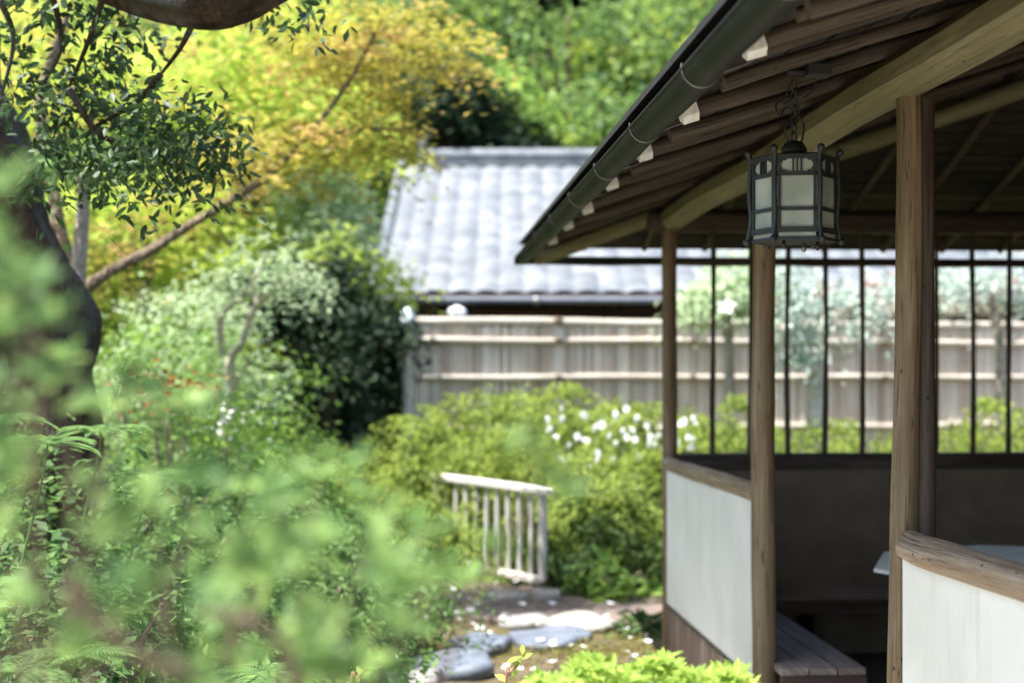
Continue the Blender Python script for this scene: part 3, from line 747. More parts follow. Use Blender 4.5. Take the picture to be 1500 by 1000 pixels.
# ------------------------------------------------------------------ bamboo fence
fa = gr(597, 14.2); fb = gr(1640, 16.1); fd = (fb - fa).normalized(); fl_ = (fb - fa).length; frz = math.atan2(fd.y, fd.x)
fence = empty('bamboo_fence', (fa.x, fa.y, 0), 'long weathered bamboo screen fence with pale horizontal poles in front of the tiled house', 'fence', rz=frz)
fn = Vector((fd.y, -fd.x, 0))   # toward the camera
def fp(s, off, z): p = fa + fd * s + fn * off; return Vector((p.x, p.y, z))
rs = random.Random(8); V = []; F = []; s = .06; n = 0
while s < fl_:
    wd = rs.uniform(.028, .045); top_ = 2.10 + rs.uniform(-.015, .015); off = rs.uniform(-.008, .008); hw_ = wd * .46
    q = [(-hw_, 0), (-hw_ * .5, .011), (hw_ * .5, .011), (hw_, 0)]; b0 = len(V)
    for z in (.02, top_):
        for (a_, o_) in q: V.append(tuple(fp(s + wd / 2 + a_, o_ + off, z)))
        
    for k in range(3): F.append((b0 + k, b0 + k + 1, b0 + 5 + k, b0 + 4 + k))
    F.append((b0 + 3, b0, b0 + 4, b0 + 7)); s += wd
npmesh('infill', np.array(V), np.array(F), M['brush'], fence)
for k, (z, r, off) in enumerate(((2.14, .042, 0), (1.95, .032, .036), (1.575, .032, .036), (1.05, .032, .036), (.55, .032, .036))):
    MB().tube([fp(.08 if k != 1 else .08, off, z), fp(fl_ * .5, off, z - .0), fp(fl_, off, z)], r, 12, .03, 90 + k, sub=30, bend=.006).build('rail', M['bamboo'], fence)
for k, s in enumerate([0, 2.45, 4.9, 7.35]):
    MB().tube([fp(s, .0 if k == 0 else -.06, 0), fp(s, 0 if k == 0 else -.06, 2.1)], .058 if k == 0 else .05, 12, .05, 95 + k, sub=10).build('post', M['greywood'], fence)
for k, s in enumerate([1.55, 3.0, 5.2, 6.7]):
    for z in (1.955, 1.575, 2.16): MB().lathe([(.02, -.03), (.046, -.02), (.046, .02), (.02, .03)], fp(s, .045, z), 10).build('rope_tie', M['bark_brown'], fence)
MB().tube([fp(-.16, .03, 1.82), fp(.02, .03, 1.82)], .035, 10, .05, 99, sub=4).build('peg', M['bamboo'], fence)
MB().lathe([(.07, 0), (.074, .05), (.074, .08), (.066, .09), (.06, .12), (.045, .16), (.016, .18)], fp(0, 0, 2.09), 18).build('post_cap', M['clearglass'], fence)

# weathered beam behind the fence at the right
wl = empty('shed_beam', tuple(gr(1390, 16.9)), 'thick dark brown timber beam lying above the fence at the right', 'beam')
MB().tube([at(1285, 462, 16.9), at(1380, 459, 16.9), at(1455, 458, 16.9), at(1476, 466, 16.9)], [.08, .10, .11, .04], 10, .16, 5, sub=6).build('beam', M['bark_brown'], wl)
MB().box(gr(1330, 16.9, 1.05), (.12, .12, 2.1)).box(gr(1450, 16.9, 1.05), (.12, .12, 2.1)).build('support', M['bark_brown'], wl)

# ------------------------------------------------------------------ little wooden railing
ra = gr(640, 11.9); rb = gr(795, 10.6); rd = (rb - ra); rrz = math.atan2(rd.y, rd.x); rl = rd.length; rdn = rd.normalized()
rail = empty('wooden_railing', (rb.x, rb.y, 0), 'short silvery wooden railing with thin balusters beside the stepping stones', 'railing')
def rp(s, z): p = ra + rdn * s; return Vector((p.x, p.y, z))
zl, zrr = .73, .72
MB().box((rp(rl / 2, 0) + Vector((0, 0, .745))), (rl + .22, .09, .055), mtx=Matrix.Rotation(rrz, 3, 'Z') @ Matrix.Rotation(math.radians(.5), 3, 'Y')).build('top_rail', M['greywood'], rail, .012)
MB().box((rp(rl / 2, 0) + Vector((0, 0, .065))), (rl, .05, .055), rrz).build('bottom_rail', M['greywood'], rail, .008)
for s in (0, rl): MB().tube([rp(s, -.02 if s == 0 else .07), rp(s, .72)], .036, 10, .06, int(s * 9), sub=8).build('post', M['greywood'], rail)
for k in range(1, 10):
    MB().tube([rp(rl * k / 10, .09), rp(rl * k / 10, .72)], .019, 8, .08, k, sub=6).build('baluster', M['greywood'], rail)

# ------------------------------------------------------------------ stones
def stone(px, py, wpx, dep, hgt, mat, label, name='stepping_stone', cat='stone', seed=1, group='stepping stones on the garden path', d=None):
    d = d or FPX * CAMZ / (py - HOR); c = gr(px, d); r = wpx * .98 / 2 / FPX * d; hgt *= .75; rg = random.Random(seed)
    root_v = []; n = 26; ph = [rg.uniform(0, 6.28) for _ in range(5)]
    mb = MB(); base = 0; tilt = rg.uniform(-.03, .03)
    prof = [(1.0, -.03), (1.04, hgt * .35), (1.0, hgt * .75), (.93, hgt * .96), (.8, hgt * 1.02), (.4, hgt * 1.04), (.05, hgt * 1.03)]
    for (k_, z) in prof:
        for i in range(n):
            an = 6.283 * i / n; rr = 1 + .09 * math.sin(2 * an + ph[0]) + .08 * math.sin(3 * an + ph[1]) + .05 * math.sin(5 * an + ph[2]) + .02 * math.sin(9 * an + ph[3])
            x = r * rr * k_ * math.cos(an); y = dep / 2 * rr * k_ * math.sin(an)
            mb.v.append(c + RT * x + FW * y + Vector((0, 0, z + .008 * math.sin(3 * an + k_ * 6 + ph[4]) + tilt * x)))
    for i in range(len(prof) - 1):
        for k in range(n): k2 = (k + 1) % n; mb.face([i * n + k, i * n + k2, (i + 1) * n + k2, (i + 1) * n + k], None, True)
    mb.face([(len(prof) - 1) * n + k for k in range(n)], None, True); mb.face([k for k in reversed(range(n))])
    o = mb.build(name, mat)
    me = o.data; me.transform(Matrix.Translation(-c)); o.location = c
    return tag(o, label, cat, group)
stone(703, 946, 88, .50, .06, M['stone_blue'], 'small dark blue grey stepping stone between two larger ones', seed=1)
stone(805, 936, 118, .55, .05, M['stone_blue'], 'long blue grey stepping stone in front of the pale one', seed=2)
stone(850, 914, 96, .62, .05, M['stone_pale'], 'large pale cream stepping stone nearest the hedge', seed=3)
stone(765, 912, 68, .42, .045, M['stone_mid'], 'small grey stepping stone left of the pale cream one', seed=4)
stone(667, 978, 122, .50, .08, M['stone_blue'], 'wide blue grey stepping stone at the lower edge of the path', seed=5)
stone(600, 1004, 96, .42, .07, M['stone_mid'], 'grey stepping stone cut off by the bottom of the photo', seed=6)
stone(797, 880, 46, .26, .10, M['stone_pale'], 'pale rounded stone under the railing post', 'footing_stone', 'stone', 7, None)
stone(742, 876, 56, .3, .05, M['stone_pale'], 'flat pale stone on the ground left of the railing post', 'flat_stone', 'stone', 8, None)
o = MB().prism([(-2.6, -4), (1.36, -4), (1.36, 5.2), (.4, 5.0), (-1.0, 3.2), (-2.6, 2.0)], -.03, .014).build('bounce_sheet', M['bounce']); o['kind'] = 'structure'  # unseen pale sheet, added to bounce sunlight onto the near wall panel
# a skin of packed earth over the path behind the stones
rng = np.random.default_rng(3)
pp = []; 
for k in range(34):
    an = 6.283 * k / 34; p = gr(815 + 190 * math.cos(an) * (1 + .08 * math.sin(4 * an)), 9.95 + .85 * math.sin(an) * (1 + .1 * math.sin(3 * an)), 0); pp.append((p.x, p.y))
o = MB().prism(pp, -.03, .012).build('path', M['path']); o['kind'] = 'structure'
def ground_scatter(name, n, pxr, dr, size, tpl, mat, seed, z=.02, jit=.3, cat=None, label=None):
    rg = np.random.default_rng(seed); P = np.array([tuple(gr(rg.uniform(*pxr), rg.uniform(*dr), z)) for _ in range(n)])
    V, F = scatter(P, (0, 0, 1), size, tpl, rg, jit); o = npmesh(name, V, F, mat); return tag(o, label, cat, None, 'stuff')
ground_scatter('fallen_petals', 100, (560, 1010), (7.4, 10.9), (.014, .034), T_FLOWER, M['petal'], 5, .03, .25, 'petals', 'white fallen blossoms scattered over the path and stones')
# clustered petals as in the photo
ground_scatter('fallen_petals', 14, (630, 700), (9, 10.2), (.02, .036), T_FLOWER, M['petal'], 6, .03, .25, 'petals', 'thicker drift of white blossoms at the left edge of the path')
P = np.array([(2.35, 5.9, .05), (2.5, 5.9, .05), (2.2, 6.1, .05), (2.42, 6.0, .05)]); V, F = scatter(P, (0, 0, 1), (.02, .03), T_FLOWER, rng, .2)
tag(npmesh('fallen_petals', V, F, M['petal']), 'few white blossoms on the dark pavilion floor', 'petals', None, 'stuff')

# ------------------------------------------------------------------ azalea bushes
def bush_proto(seed, leaf, n, name='azalea_bush', tpl=T_ROS, size=(.035, .06), lump=.16, loc=(0, 0, 0), label='', cat='bush'):
    rg = np.random.default_rng(seed); root = empty(name, (0, 0, 0), label, cat)
    d = nrm(rg.normal(0, 1, (n, 3))); d[:, 2] = np.abs(d[:, 2]) * 1.0 - .12
    d = nrm(d); ph = rg.uniform(0, 6.28, 9)
    rr = 1 + lump * (np.sin(d[:, 0] * 6 + ph[0]) * np.sin(d[:, 1] * 6 + ph[1]) + .7 * np.sin(d[:, 2] * 9 + ph[2] + d[:, 0] * 5) + .5 * np.sin(d[:, 0] * 14 + ph[3]) * np.sin(d[:, 1] * 13 + ph[4]))
    depth = 1 - np.abs(rg.normal(0, .09, n)); depth[: n // 6] = rg.uniform(.5, .95, n // 6)
    P = d * (rr * depth)[:, None]; P[:, 2] = np.clip(P[:, 2], .01, 1.06 - rg.uniform(0, .09, n))
    V, F = scatter(P, d * .7 + np.array([0, 0, .7]), size, tpl, rg, .45)
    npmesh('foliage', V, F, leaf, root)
    mb = MB()
    for k in range(9):
        an = k * .7; e_ = Vector((math.cos(an) * .62, math.sin(an) * .62, rg.uniform(.35, .75)))
        mb.tube([(0.03 * math.cos(an), .03 * math.sin(an), -.02), e_ * .5 + Vector((0, 0, .05)), e_], [.022, .014, .006], 6, .1, k, sub=4)
    mb.build('stem', M['twig'], root)
    return root
def place(o, px, topy, d, r, h=None, rz=0):
    p = gr(px, d); h = h or at(px, topy, d).z; o.location = p; o.scale = (r, r, h); o.rotation_euler = (0, 0, rz); return o
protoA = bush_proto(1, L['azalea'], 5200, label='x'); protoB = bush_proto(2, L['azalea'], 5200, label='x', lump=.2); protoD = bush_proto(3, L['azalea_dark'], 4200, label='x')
used = set()
def bush(proto, px, ty, d, r, label, group='azalea bushes along the fence', rz=0):
    if proto.name not in used: used.add(proto.name); o = proto; o['label'] = label; o['group'] = group
    else: o = dup(proto, (0, 0, 0), 0, 1, label, group)
    return place(o, px, ty, d, r * .88, None, rz)
bush(protoA, 710, 578, 12.9, 1.0, 'rounded yellow green azalea bush standing tallest, just right of the fence post')
bush(protoB, 800, 578, 13.0, 1.0, 'yellow green azalea bush behind the railing, below the middle of the fence', rz=1)
wb = bush(protoA, 892, 596, 12.2, .95, 'azalea bush covered in white blossoms left of the pavilion', rz=2)
wb2 = bush(protoB, 985, 606, 11.6, .85, 'azalea bush behind the far left pavilion post with a few white blossoms', rz=2.6)
bush(protoB, 622, 622, 12.5, .85, 'azalea bush in front of the left fence post', rz=4)
bush(protoA, 545, 662, 12.2, .75, 'leftmost azalea bush of the hedge, beside the dark trees', rz=3.3)
bush(protoA, 600, 682, 11.9, .7, 'low azalea bush left of the railing', rz=.6)
bush(protoB, 730, 640, 11.95, .75, 'azalea bush directly behind the railing top', rz=5)
bush(protoA, 840, 668, 11.4, .72, 'azalea bush right of the railing below the white blossoms', rz=5.5)
bush(protoB, 925, 672, 11.1, .75, 'azalea bush touching the left edge of the pavilion', rz=.3)
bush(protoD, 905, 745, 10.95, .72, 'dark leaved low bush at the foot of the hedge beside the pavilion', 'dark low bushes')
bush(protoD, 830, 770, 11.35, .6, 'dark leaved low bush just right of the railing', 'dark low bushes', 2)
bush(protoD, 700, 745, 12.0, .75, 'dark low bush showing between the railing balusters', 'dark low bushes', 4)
for k, (px, ty, d, r) in enumerate([(1060, 594, 12.4, .7), (1150, 630, 12.0, .6), (1245, 628, 12.2, .65), (1360, 632, 12.4, .65), (1470, 598, 12.3, .75), (1430, 640, 11.6, .5)]):
    bush(protoA if k % 2 else protoB, px, ty, d, r, ['azalea bush seen between the two left pavilion posts', 'azalea bush just right of the middle post, seen through the bars', 'azalea bush beside the pale tree trunk, seen through the bars',
         'azalea bush right of the near post, seen through the bars', 'tall azalea bush at the right edge, seen through the bars', 'low azalea bush in front of the tall one at the right edge'][k], 'azalea bushes seen through the pavilion bars', k)
# blossoms: one per part
def blossoms(root, spots, seed):
    rg = np.random.default_rng(seed); first = None
    for (px, py, d) in spots:
        if first is None:
            V, F = scatter(rg.normal(0, .5, (7, 3)), (-.2, -1, .5), (.8, 1.2), T_FLOWER, rg, .4)
            first = npmesh('blossom', V, F, L['blossom'], None, smooth=False); o = first
        else: o = first.copy(); COL.objects.link(o)
        o.parent = root; mi = Matrix.LocRotScale(root.location, root.rotation_euler, root.scale).inverted()
        o.matrix_basis = mi @ Matrix.Translation(at(px, py, d)) @ Matrix.Rotation(rg.uniform(0, 6), 4, 'Y') @ Matrix.Scale(rg.uniform(.016, .027), 4)
rs = random.Random(3)
sp = [(806, 628), (822, 612), (862, 642), (884, 618), (915, 640), (935, 612), (952, 640), (826, 672), (866, 690), (897, 672), (800, 612), (812, 640), (830, 655), (838, 665), (845, 640), (872, 627), (876, 660), (870, 672), (900, 612), (908, 628), (925, 632), (930, 645), (945, 622), (948, 650), (965, 636), (940, 668), (890, 640), (818, 598), (960, 655), (905, 652), (855, 610), (915, 600)]
blossoms(wb, [(x + rs.uniform(-4, 4), y + rs.uniform(-4, 4), 11.25 + .0015 * abs(y - 640) + rs.uniform(-.1, .15)) for x, y in sp], 1)
blossoms(wb2, [(x, y, 10.8) for x, y in ((1003, 618), (1015, 612), (1008, 640), (1012, 655), (1000, 670), (990, 650))], 2)

# ------------------------------------------------------------------ other bushes and plants, generic leafy shrub
def shrub(name, px, ty, d, r, leaf, label, seed, n=2600, size=(.05, .09), tpl=T_SIMPLE, cat='shrub', ncl=70, group=None, stems=None, base=0, depthr=None, shell=.3, cr=.17, flat=.5):
    p = gr(px, d); h = at(px, ty, d).z; root = empty(name, tuple(p), label, cat, group); rg = np.random.default_rng(seed)
    mb = MB()
    for k in range(8):
        an = k * .8 + seed; e_ = p + Vector((math.cos(an) * r * .55, math.sin(an) * r * .5, h * rg.uniform(.55, .85)))
        mb.tube([p, p.lerp(e_, .5) + Vector((0, 0, .1 * h)), e_], [.022, .014, .006], 6, .1, k, sub=4)
    mb.build('stem', stems or M['twig'], root)
    zc_ = (h + base) / 2
    P, C = crown_pts(rg, [((p.x, p.y, zc_), (r, (depthr or r), (h - base) / 2), 1)], ncl, max(4, n // ncl), cr, flat, shell)
    P[:, 2] = np.maximum(P[:, 2], .02)
    V, F = scatter(P, np.array([0, 0, .8]) + .5 * nrm(P - C), size, tpl, rg, .5, .2)
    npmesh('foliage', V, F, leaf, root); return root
shrub('leafy_shrub', 262, 410, 11.5, .75, L['pale'], 'tall pale green shrub with pale bare stems left of the dark trees', 11, 6500, (.05, .09), ncl=150, base=.5)
shrub('leafy_shrub', 240, 440, 10.5, 1.2, L['bright'], 'bright green feathery shrub right of the thick dark trunk', 12, 6000, (.05, .09), T_SLIM, ncl=140, base=.3)
shrub('leafy_shrub', 470, 228, 15.5, .55, L['pale'], 'tall light green shrub at the left end of the tiled roof', 13, 5000, (.07, .12), ncl=90, base=2.5)
shrub('leafy_shrub', 350, 570, 9.8, .8, L['bright'], 'round green shrub below the pale stems', 14, 5200, (.045, .08), ncl=120)
shrub('leafy_shrub', 200, 600, 8.6, .9, L['lush'], 'dark green shrub near the foot of the thick trunk', 15, 4600, (.05, .09), ncl=100)
shrub('leafy_shrub', 330, 655, 8.3, .95, L['lush'], 'low spreading green shrub left of the hedge', 16, 5200, (.04, .075), ncl=120)
shrub('leafy_shrub', 450, 672, 9.8, .7, L['bright'], 'low yellow green shrub touching the leftmost azalea', 17, 4200, (.04, .07), ncl=100)
shrub('leafy_shrub', 60, 640, 5.6, .8, L['lush'], 'dark green shrub at the left edge behind the ferns', 18, 4200, (.05, .08), ncl=90)
shrub('leafy_shrub', 230, 740, 6.4, .85, L['lush'], 'low dark green shrub behind the soft foreground twigs', 19, 4600, (.045, .075), ncl=100)
shrub('leafy_shrub', 470, 745, 8.2, .85, L['lush'], 'low green shrub left of the path', 20, 4600, (.04, .07), ncl=110)
shrub('leafy_shrub', 90, 810, 4.6, .6, L['lush'], 'low shrub at the lower left corner', 21, 3600, (.045, .075), ncl=80)
shrub('leafy_shrub', 360, 850, 5.6, .75, L['lush'], 'low shrub in the lower middle left, beyond the foreground twigs', 22, 4200, (.04, .07), ncl=100)
shrub('rust_red_shrub', 250, 530, 8.1, .22, L['red'], 'small rust red shrub behind the ferns', 23, 110, (.04, .07), ncl=8, base=1.5, cr=.09)
shrub('broadleaf_plant', 905, 825, 10.25, .38, L['bright'], 'fresh green broad leaved plant at the foot of the hedge', 24, 150, (.12, .2), T_FINE, 'plant', ncl=16, cr=.08)
shrub('broadleaf_plant', 935, 905, 8.9, .2, L['azalea_dark'], 'small dark grassy plant against the pavilion wall foot', 25, 160, (.08, .15), T_SLIM, 'plant', ncl=14, cr=.06)
shrub('leafy_shrub', 345, 585, 9.0, .2, L['blossom'], 'small white flowering plant in the middle of the left shrubs', 26, 36, (.03, .05), ncl=7, base=1.25, cr=.07)
# pale bare branches
pb = empty('bare_branched_tree', tuple(gr(345, 10.6)), 'small tree with pale bare forked stems among the left shrubs', 'tree')
mb = MB()
mb.tube([gr(345, 10.6), at(335, 560, 10.6), at(355, 500, 10.5), at(378, 445, 10.4), at(440, 402, 10.3)], [.045, .038, .03, .028, .02], 8, .1, 1)
mb.tube([at(326, 520, 10.5), at(322, 470, 10.4), at(350, 435, 10.3), at(385, 393, 10.2)], [.03, .025, .02, .012], 8, .1, 2)
mb.tube([at(378, 445, 10.4), at(372, 415, 10.4), at(390, 370, 10.4)], [.03, .02, .012], 8, .1, 3)
mb.build('trunk', M['bark_pale'], pb)
rg = np.random.default_rng(5); P, C = crown_pts(rg, [(tuple(at(400, 385, 10.4)), (.55, .4, .25), 1), (tuple(at(420, 400, 10.2)), (.25, .3, .12), .5)], 34, 22, .12)
V, F = scatter(P, (0, 0, 1), (.05, .08), T_SIMPLE, rg, .5); npmesh('crown', V, F, L['pale'], pb)

# ------------------------------------------------------------------ trees
# thick dark trunk at the left with evergreen leaves
t = empty('evergreen_tree', tuple(gr(30, 6.4)), 'thick dark crooked trunk at the left edge with glossy dark leaves overhead', 'tree')
mb = MB()
mb.tube([gr(30, 6.4, -.1), at(45, 640, 6.4), at(40, 480, 6.4), at(30, 400, 6.4), at(0, 310, 6.4), at(-45, 200, 6.3), at(-85, 60, 6.1), at(-70, -90, 5.8)], [.30, .27, .27, .235, .24, .22, .2, .18], 24, .2, 4, sub=14)
mb.tube([at(-70, -60, 5.8), at(40, -80, 5.4), at(160, -30, 5.0), at(285, 8, 5.0), at(400, -25, 5.0), at(560, -110, 5.1)], [.15, .1, .08, .078, .066, .05], 26, .3, 5, sub=16)
for k, (a_, b_, c_) in enumerate([((285, 30), (265, 70), (235, 110)), ((60, -60), (90, 60), (60, 130)), ((235, 110), (200, 150), (130, 190)), ((160, -30), (130, 60), (100, 130)), ((100, 130), (150, 200), (240, 230)), ((0, 0), (20, 60), (0, 150))]):
    mb.tube([at(*a_, 5.0), at(*b_, 5.1), at(*c_, 5.2)], [.013, .009, .005], 7, .1, 7 + k, sub=5)
mb.build('trunk', M['bark_dark'], t)
rg = np.random.default_rng(6)
bl = [(tuple(at(60, 60, 5.2)), (.25, .35, .2), 1.3), (tuple(at(150, 170, 5.2)), (.28, .35, .17), 2.0), (tuple(at(240, 200, 5.2)), (.2, .35, .18), 1.7), (tuple(at(215, 250, 5.1)), (.16, .3, .06), .7), (tuple(at(90, 235, 5.2)), (.14, .3, .08), .5), (tuple(at(300, 190, 5.3)), (.08, .2, .12), .5),
      (tuple(at(120, 90, 5.3)), (.2, .3, .15), .5), (tuple(at(-40, 120, 5.2)), (.2, .3, .3), 1), (tuple(at(420, 10, 5.4)), (.14, .25, .05), .35), (tuple(at(150, 10, 5.3)), (.3, .3, .05), .5)]
bl = [(c_, tuple(q * 1.3 for q in r_), w_) for c_, r_, w_ in bl]
P, C = crown_pts(rg, bl, 180, 16, .07, .7, .1)
V, F = scatter(P, (0, 0, .5), (.035, .062), T_FINE, rg, .8, .9); npmesh('crown', V, F, L['oak'], t)
# golden maple
mp_ = empty('golden_maple', tuple(gr(60, 8.4)), 'golden orange maple with a long slender branch reaching right', 'tree')
mb = MB()
mb.tube([gr(60, 8.6), at(70, 600, 8.6), at(110, 450, 8.6), at(150, 405, 8.6), at(215, 370, 8.7), at(265, 338, 8.8), at(330, 298, 8.9), at(385, 262, 9.0), at(450, 200, 9.1), at(512, 118, 9.2), at(560, 30, 9.2)], [.09, .07, .05, .036, .033, .03, .026, .024, .02, .017, .01], 9, .1, 3)
mb.tube([at(110, 450, 8.6), at(80, 300, 8.6), at(60, 150, 8.7), at(100, 20, 8.7)], [.06, .045, .035, .02], 8, .1, 5)
mb.tube([at(450, 200, 9.1), at(530, 190, 9.2), at(620, 190, 9.3)], [.02, .015, .008], 7, .1, 6)
mb.build('trunk', M['bark_brown'], mp_)
rg = np.random.default_rng(7)
bl = [(tuple(at(540, 45, 9.4)), (.5, .6, .22), 3.0), (tuple(at(635, 55, 9.5)), (.3, .5, .2), 2.2), (tuple(at(470, 90, 9.3)), (.35, .6, .16), 1.8), (tuple(at(520, 200, 9.3)), (.42, .6, .14), 2.4), (tuple(at(400, 215, 9.2)), (.42, .6, .16), 2.4), (tuple(at(560, 150, 9.5)), (.2, .4, .1), .7),
      (tuple(at(330, 250, 9.1)), (.35, .6, .12), 1.0), (tuple(at(200, 330, 9.6)), (.5, .6, .25), 1.3), (tuple(at(60, 130, 9.6)), (.5, .6, .35), 2), (tuple(at(100, 30, 9.8)), (.5, .6, .25), .9), (tuple(at(250, 110, 9.8)), (.4, .6, .3), .8), (tuple(at(360, 10, 9.8)), (.3, .5, .12), .7), (tuple(at(170, 400, 9.8)), (.3, .5, .2), .6)]
bl = [(c_, (r_[0] * 1.15, r_[1], r_[2] * 1.2), w_) for c_, r_, w_ in bl]
P, C = crown_pts(rg, bl, 340, 28, .15, .17, .0)
V, F = scatter(P, (0, 0, 1), (.028, .045), T_MAPLE, rg, .35, .2); npmesh('crown', V, F, L['maple'], mp_)
# slim grey trunk left
s1 = make_tree('young_tree', tuple(gr(118, 7.6)), 'young tree with one slim straight grey trunk near the thick dark trunk', 'tree',
    [([gr(115, 7.6), at(112, 500, 7.6), at(116, 380, 7.6), at(124, 268, 7.6)], [.05, .045, .038, .034]), ([at(124, 270, 7.6), at(100, 240, 7.6), at(80, 200, 7.6)], [.022, .016, .008]), ([at(124, 270, 7.6), at(155, 235, 7.7), at(210, 190, 7.8)], [.022, .016, .008])],
    M['bark_grey'], [(tuple(at(130, 215, 7.7)), (.45, .4, .16), 1)], L['lush'], seed=31, size=(.05, .08), ncl=26, per=24, cr=.12, tpl=T_FINE)
# yellow green trees behind
def gtree(name, px, topy, d, rad, leaf, label, seed, ncl=150, per=60, size=(.11, .2), base=1.2, group=None, bark_=None, cr=.38, shell=.5, nb=9, flat=.35):
    p = gr(px, d); ht = at(px, topy, d).z; rg = random.Random(seed); paths = [([p, p + Vector((rg.uniform(-.3, .3), 0, ht * .45)), p + Vector((rg.uniform(-.5, .5), 0, ht * .85))], [.1 + ht * .014, .07 + ht * .008, .04])]
    bl = []
    for k in range(nb):
        f = rg.random(); z = base + (ht - base) * (.12 + .8 * f); an = rg.uniform(0, 6.28); rr = rad * (.72 - .35 * abs(f - .4)); q = p + Vector((math.cos(an) * rr * .75, math.sin(an) * rr * .75, z))
        r = rad * rg.uniform(.38, .6); bl.append((tuple(q), (r, r, r * .62), r * r))
        st_ = p + Vector((0, 0, z * .7)); paths.append(([st_, st_.lerp(q, .5) + Vector((0, 0, .2)), q], [.07, .045, .02]))
    return make_tree(name, tuple(p), label, 'tree', paths, bark_ or M['bark_brown'], bl, leaf, group, seed, size, T_SIMPLE, ncl, per, cr, flat, shell, .5, .3, .5)
gtree('yellow_green_tree', 350, -40, 16, 2.0, L['yellow'], 'bright yellow green tree behind the golden maple', 41, 300, 60, (.08, .14), base=1.5, nb=13, cr=.26)
gtree('yellow_green_tree', 140, -60, 17, 2.2, L['yellow'], 'bright yellow green tree behind the dark leaves at the upper left', 42, 280, 60, (.09, .15), base=1.5, nb=12, cr=.28)
gtree('yellow_green_tree', 215, 210, 14, 1.3, L['yellow'], 'lower yellow green tree beneath the golden maple branch', 43, 220, 55, (.07, .12), base=.5, nb=10, cr=.22)
gtree('yellow_green_tree', 30, 250, 13, 1.5, L['bright'], 'green tree behind the thick dark trunk', 44, 180, 50, (.07, .12), base=.4, nb=9, cr=.22)
# dark evergreens left of the house
gtree('dark_evergreen', 500, 300, 21.5, 1.3, L['deep'], 'very dark evergreen beside the left end of the house', 45, 240, 50, (.1, .18), base=.1, nb=12, cr=.3)
gtree('dark_evergreen', 445, 350, 12.9, .66, L['deep'], 'very dark evergreen left of the fence post behind the hedge', 46, 240, 50, (.06, .11), base=.05, nb=12, cr=.2)
gtree('dark_evergreen', 540, 420, 14.3, .42, L['deep'], 'low dark evergreen directly left of the fence post', 47, 160, 50, (.07, .12), base=.0, nb=9, cr=.2)
gtree('dark_evergreen', 330, 280, 18.5, 1.9, L['deep'], 'dark evergreen behind the pale stemmed tree', 48, 220, 50, (.1, .18), base=.1, nb=11, cr=.3)
# forest trees above the house roof
info = [(690, -60, 30, 3.2, 'forest', 'large green tree rising above the left end of the tiled roof'), (830, -90, 29, 3.4, 'forest', 'large green tree rising behind the middle of the tiled roof'),
        (960, -80, 31, 3.4, 'forest', 'large green tree between the roof and the pavilion eave'), (760, 60, 26.5, 2.0, 'bright', 'smaller light green tree just above the roof ridge'),
        (890, 120, 26.5, 1.9, 'forest', 'smaller green tree just above the roof ridge, nearest the pavilion eave'), (560, -80, 31, 3.2, 'forest', 'green tree behind the golden maple tips'),
        (420, -90, 29, 3.0, 'forest', 'green tree behind the yellow green tree at the top'), (1080, -60, 30, 3.4, 'forest', 'green tree hidden mostly behind the pavilion eave'), (240, -100, 31, 3.4, 'forest', 'green forest tree at the upper left beyond the thick branch'), (70, -100, 29, 3.2, 'forest', 'green forest tree at the upper left corner'),
        (1220, 200, 28, 2.8, 'bright', 'green tree beyond the fence, behind the middle bars'), (1400, 180, 29, 3.0, 'bright', 'green tree beyond the fence at the right bars'), (668, 45, 25.2, 2.3, 'deep', 'near black crown standing in for the shaded gap at the left end of the roof ridge')]  # last entry paints a shaded forest gap with near black leaves
for k, (px, ty, d, r, lf, lb) in enumerate(info):
    gtree('forest_tree', px, ty, d, r, L[lf], lb, 60 + k, 150 if r > 2.5 else 75, 62, (.17, .3), base=1.5, group='forest trees beyond the house', nb=15 if r > 2.5 else 9, cr=.62, shell=.8, flat=.28)
gtree('dark_evergreen', 680, 75, 24.6, 1.5, L['deep'], 'near black crown standing in for the shaded gap between the golden maple tips and the roof ridge', 88, 300, 50, (.12, .22), base=1.0, nb=12, cr=.35)  # shade of a gap between crowns, put into the leaf colour
# second row on the hill to close the sky
fproto = None
for k in range(13):
    px = -80 + 125 * k; d = 40 + (k % 3) * 2.5; lb = 'dark forest tree on the hill behind the nearer trees'
    if fproto is None: fproto = gtree('hill_tree', px, -150, d, 4.6, L['deep'], lb, 90, 420, 50, (.26, .42), base=2, group='trees on the hill behind', nb=20, cr=.7)
    else:
        p = gr(px, d, 0); dup(fproto, tuple(p + Vector((0, 0, 1.0 * (k % 2)))), k * 1.3, 1 + .1 * (k % 3), lb)
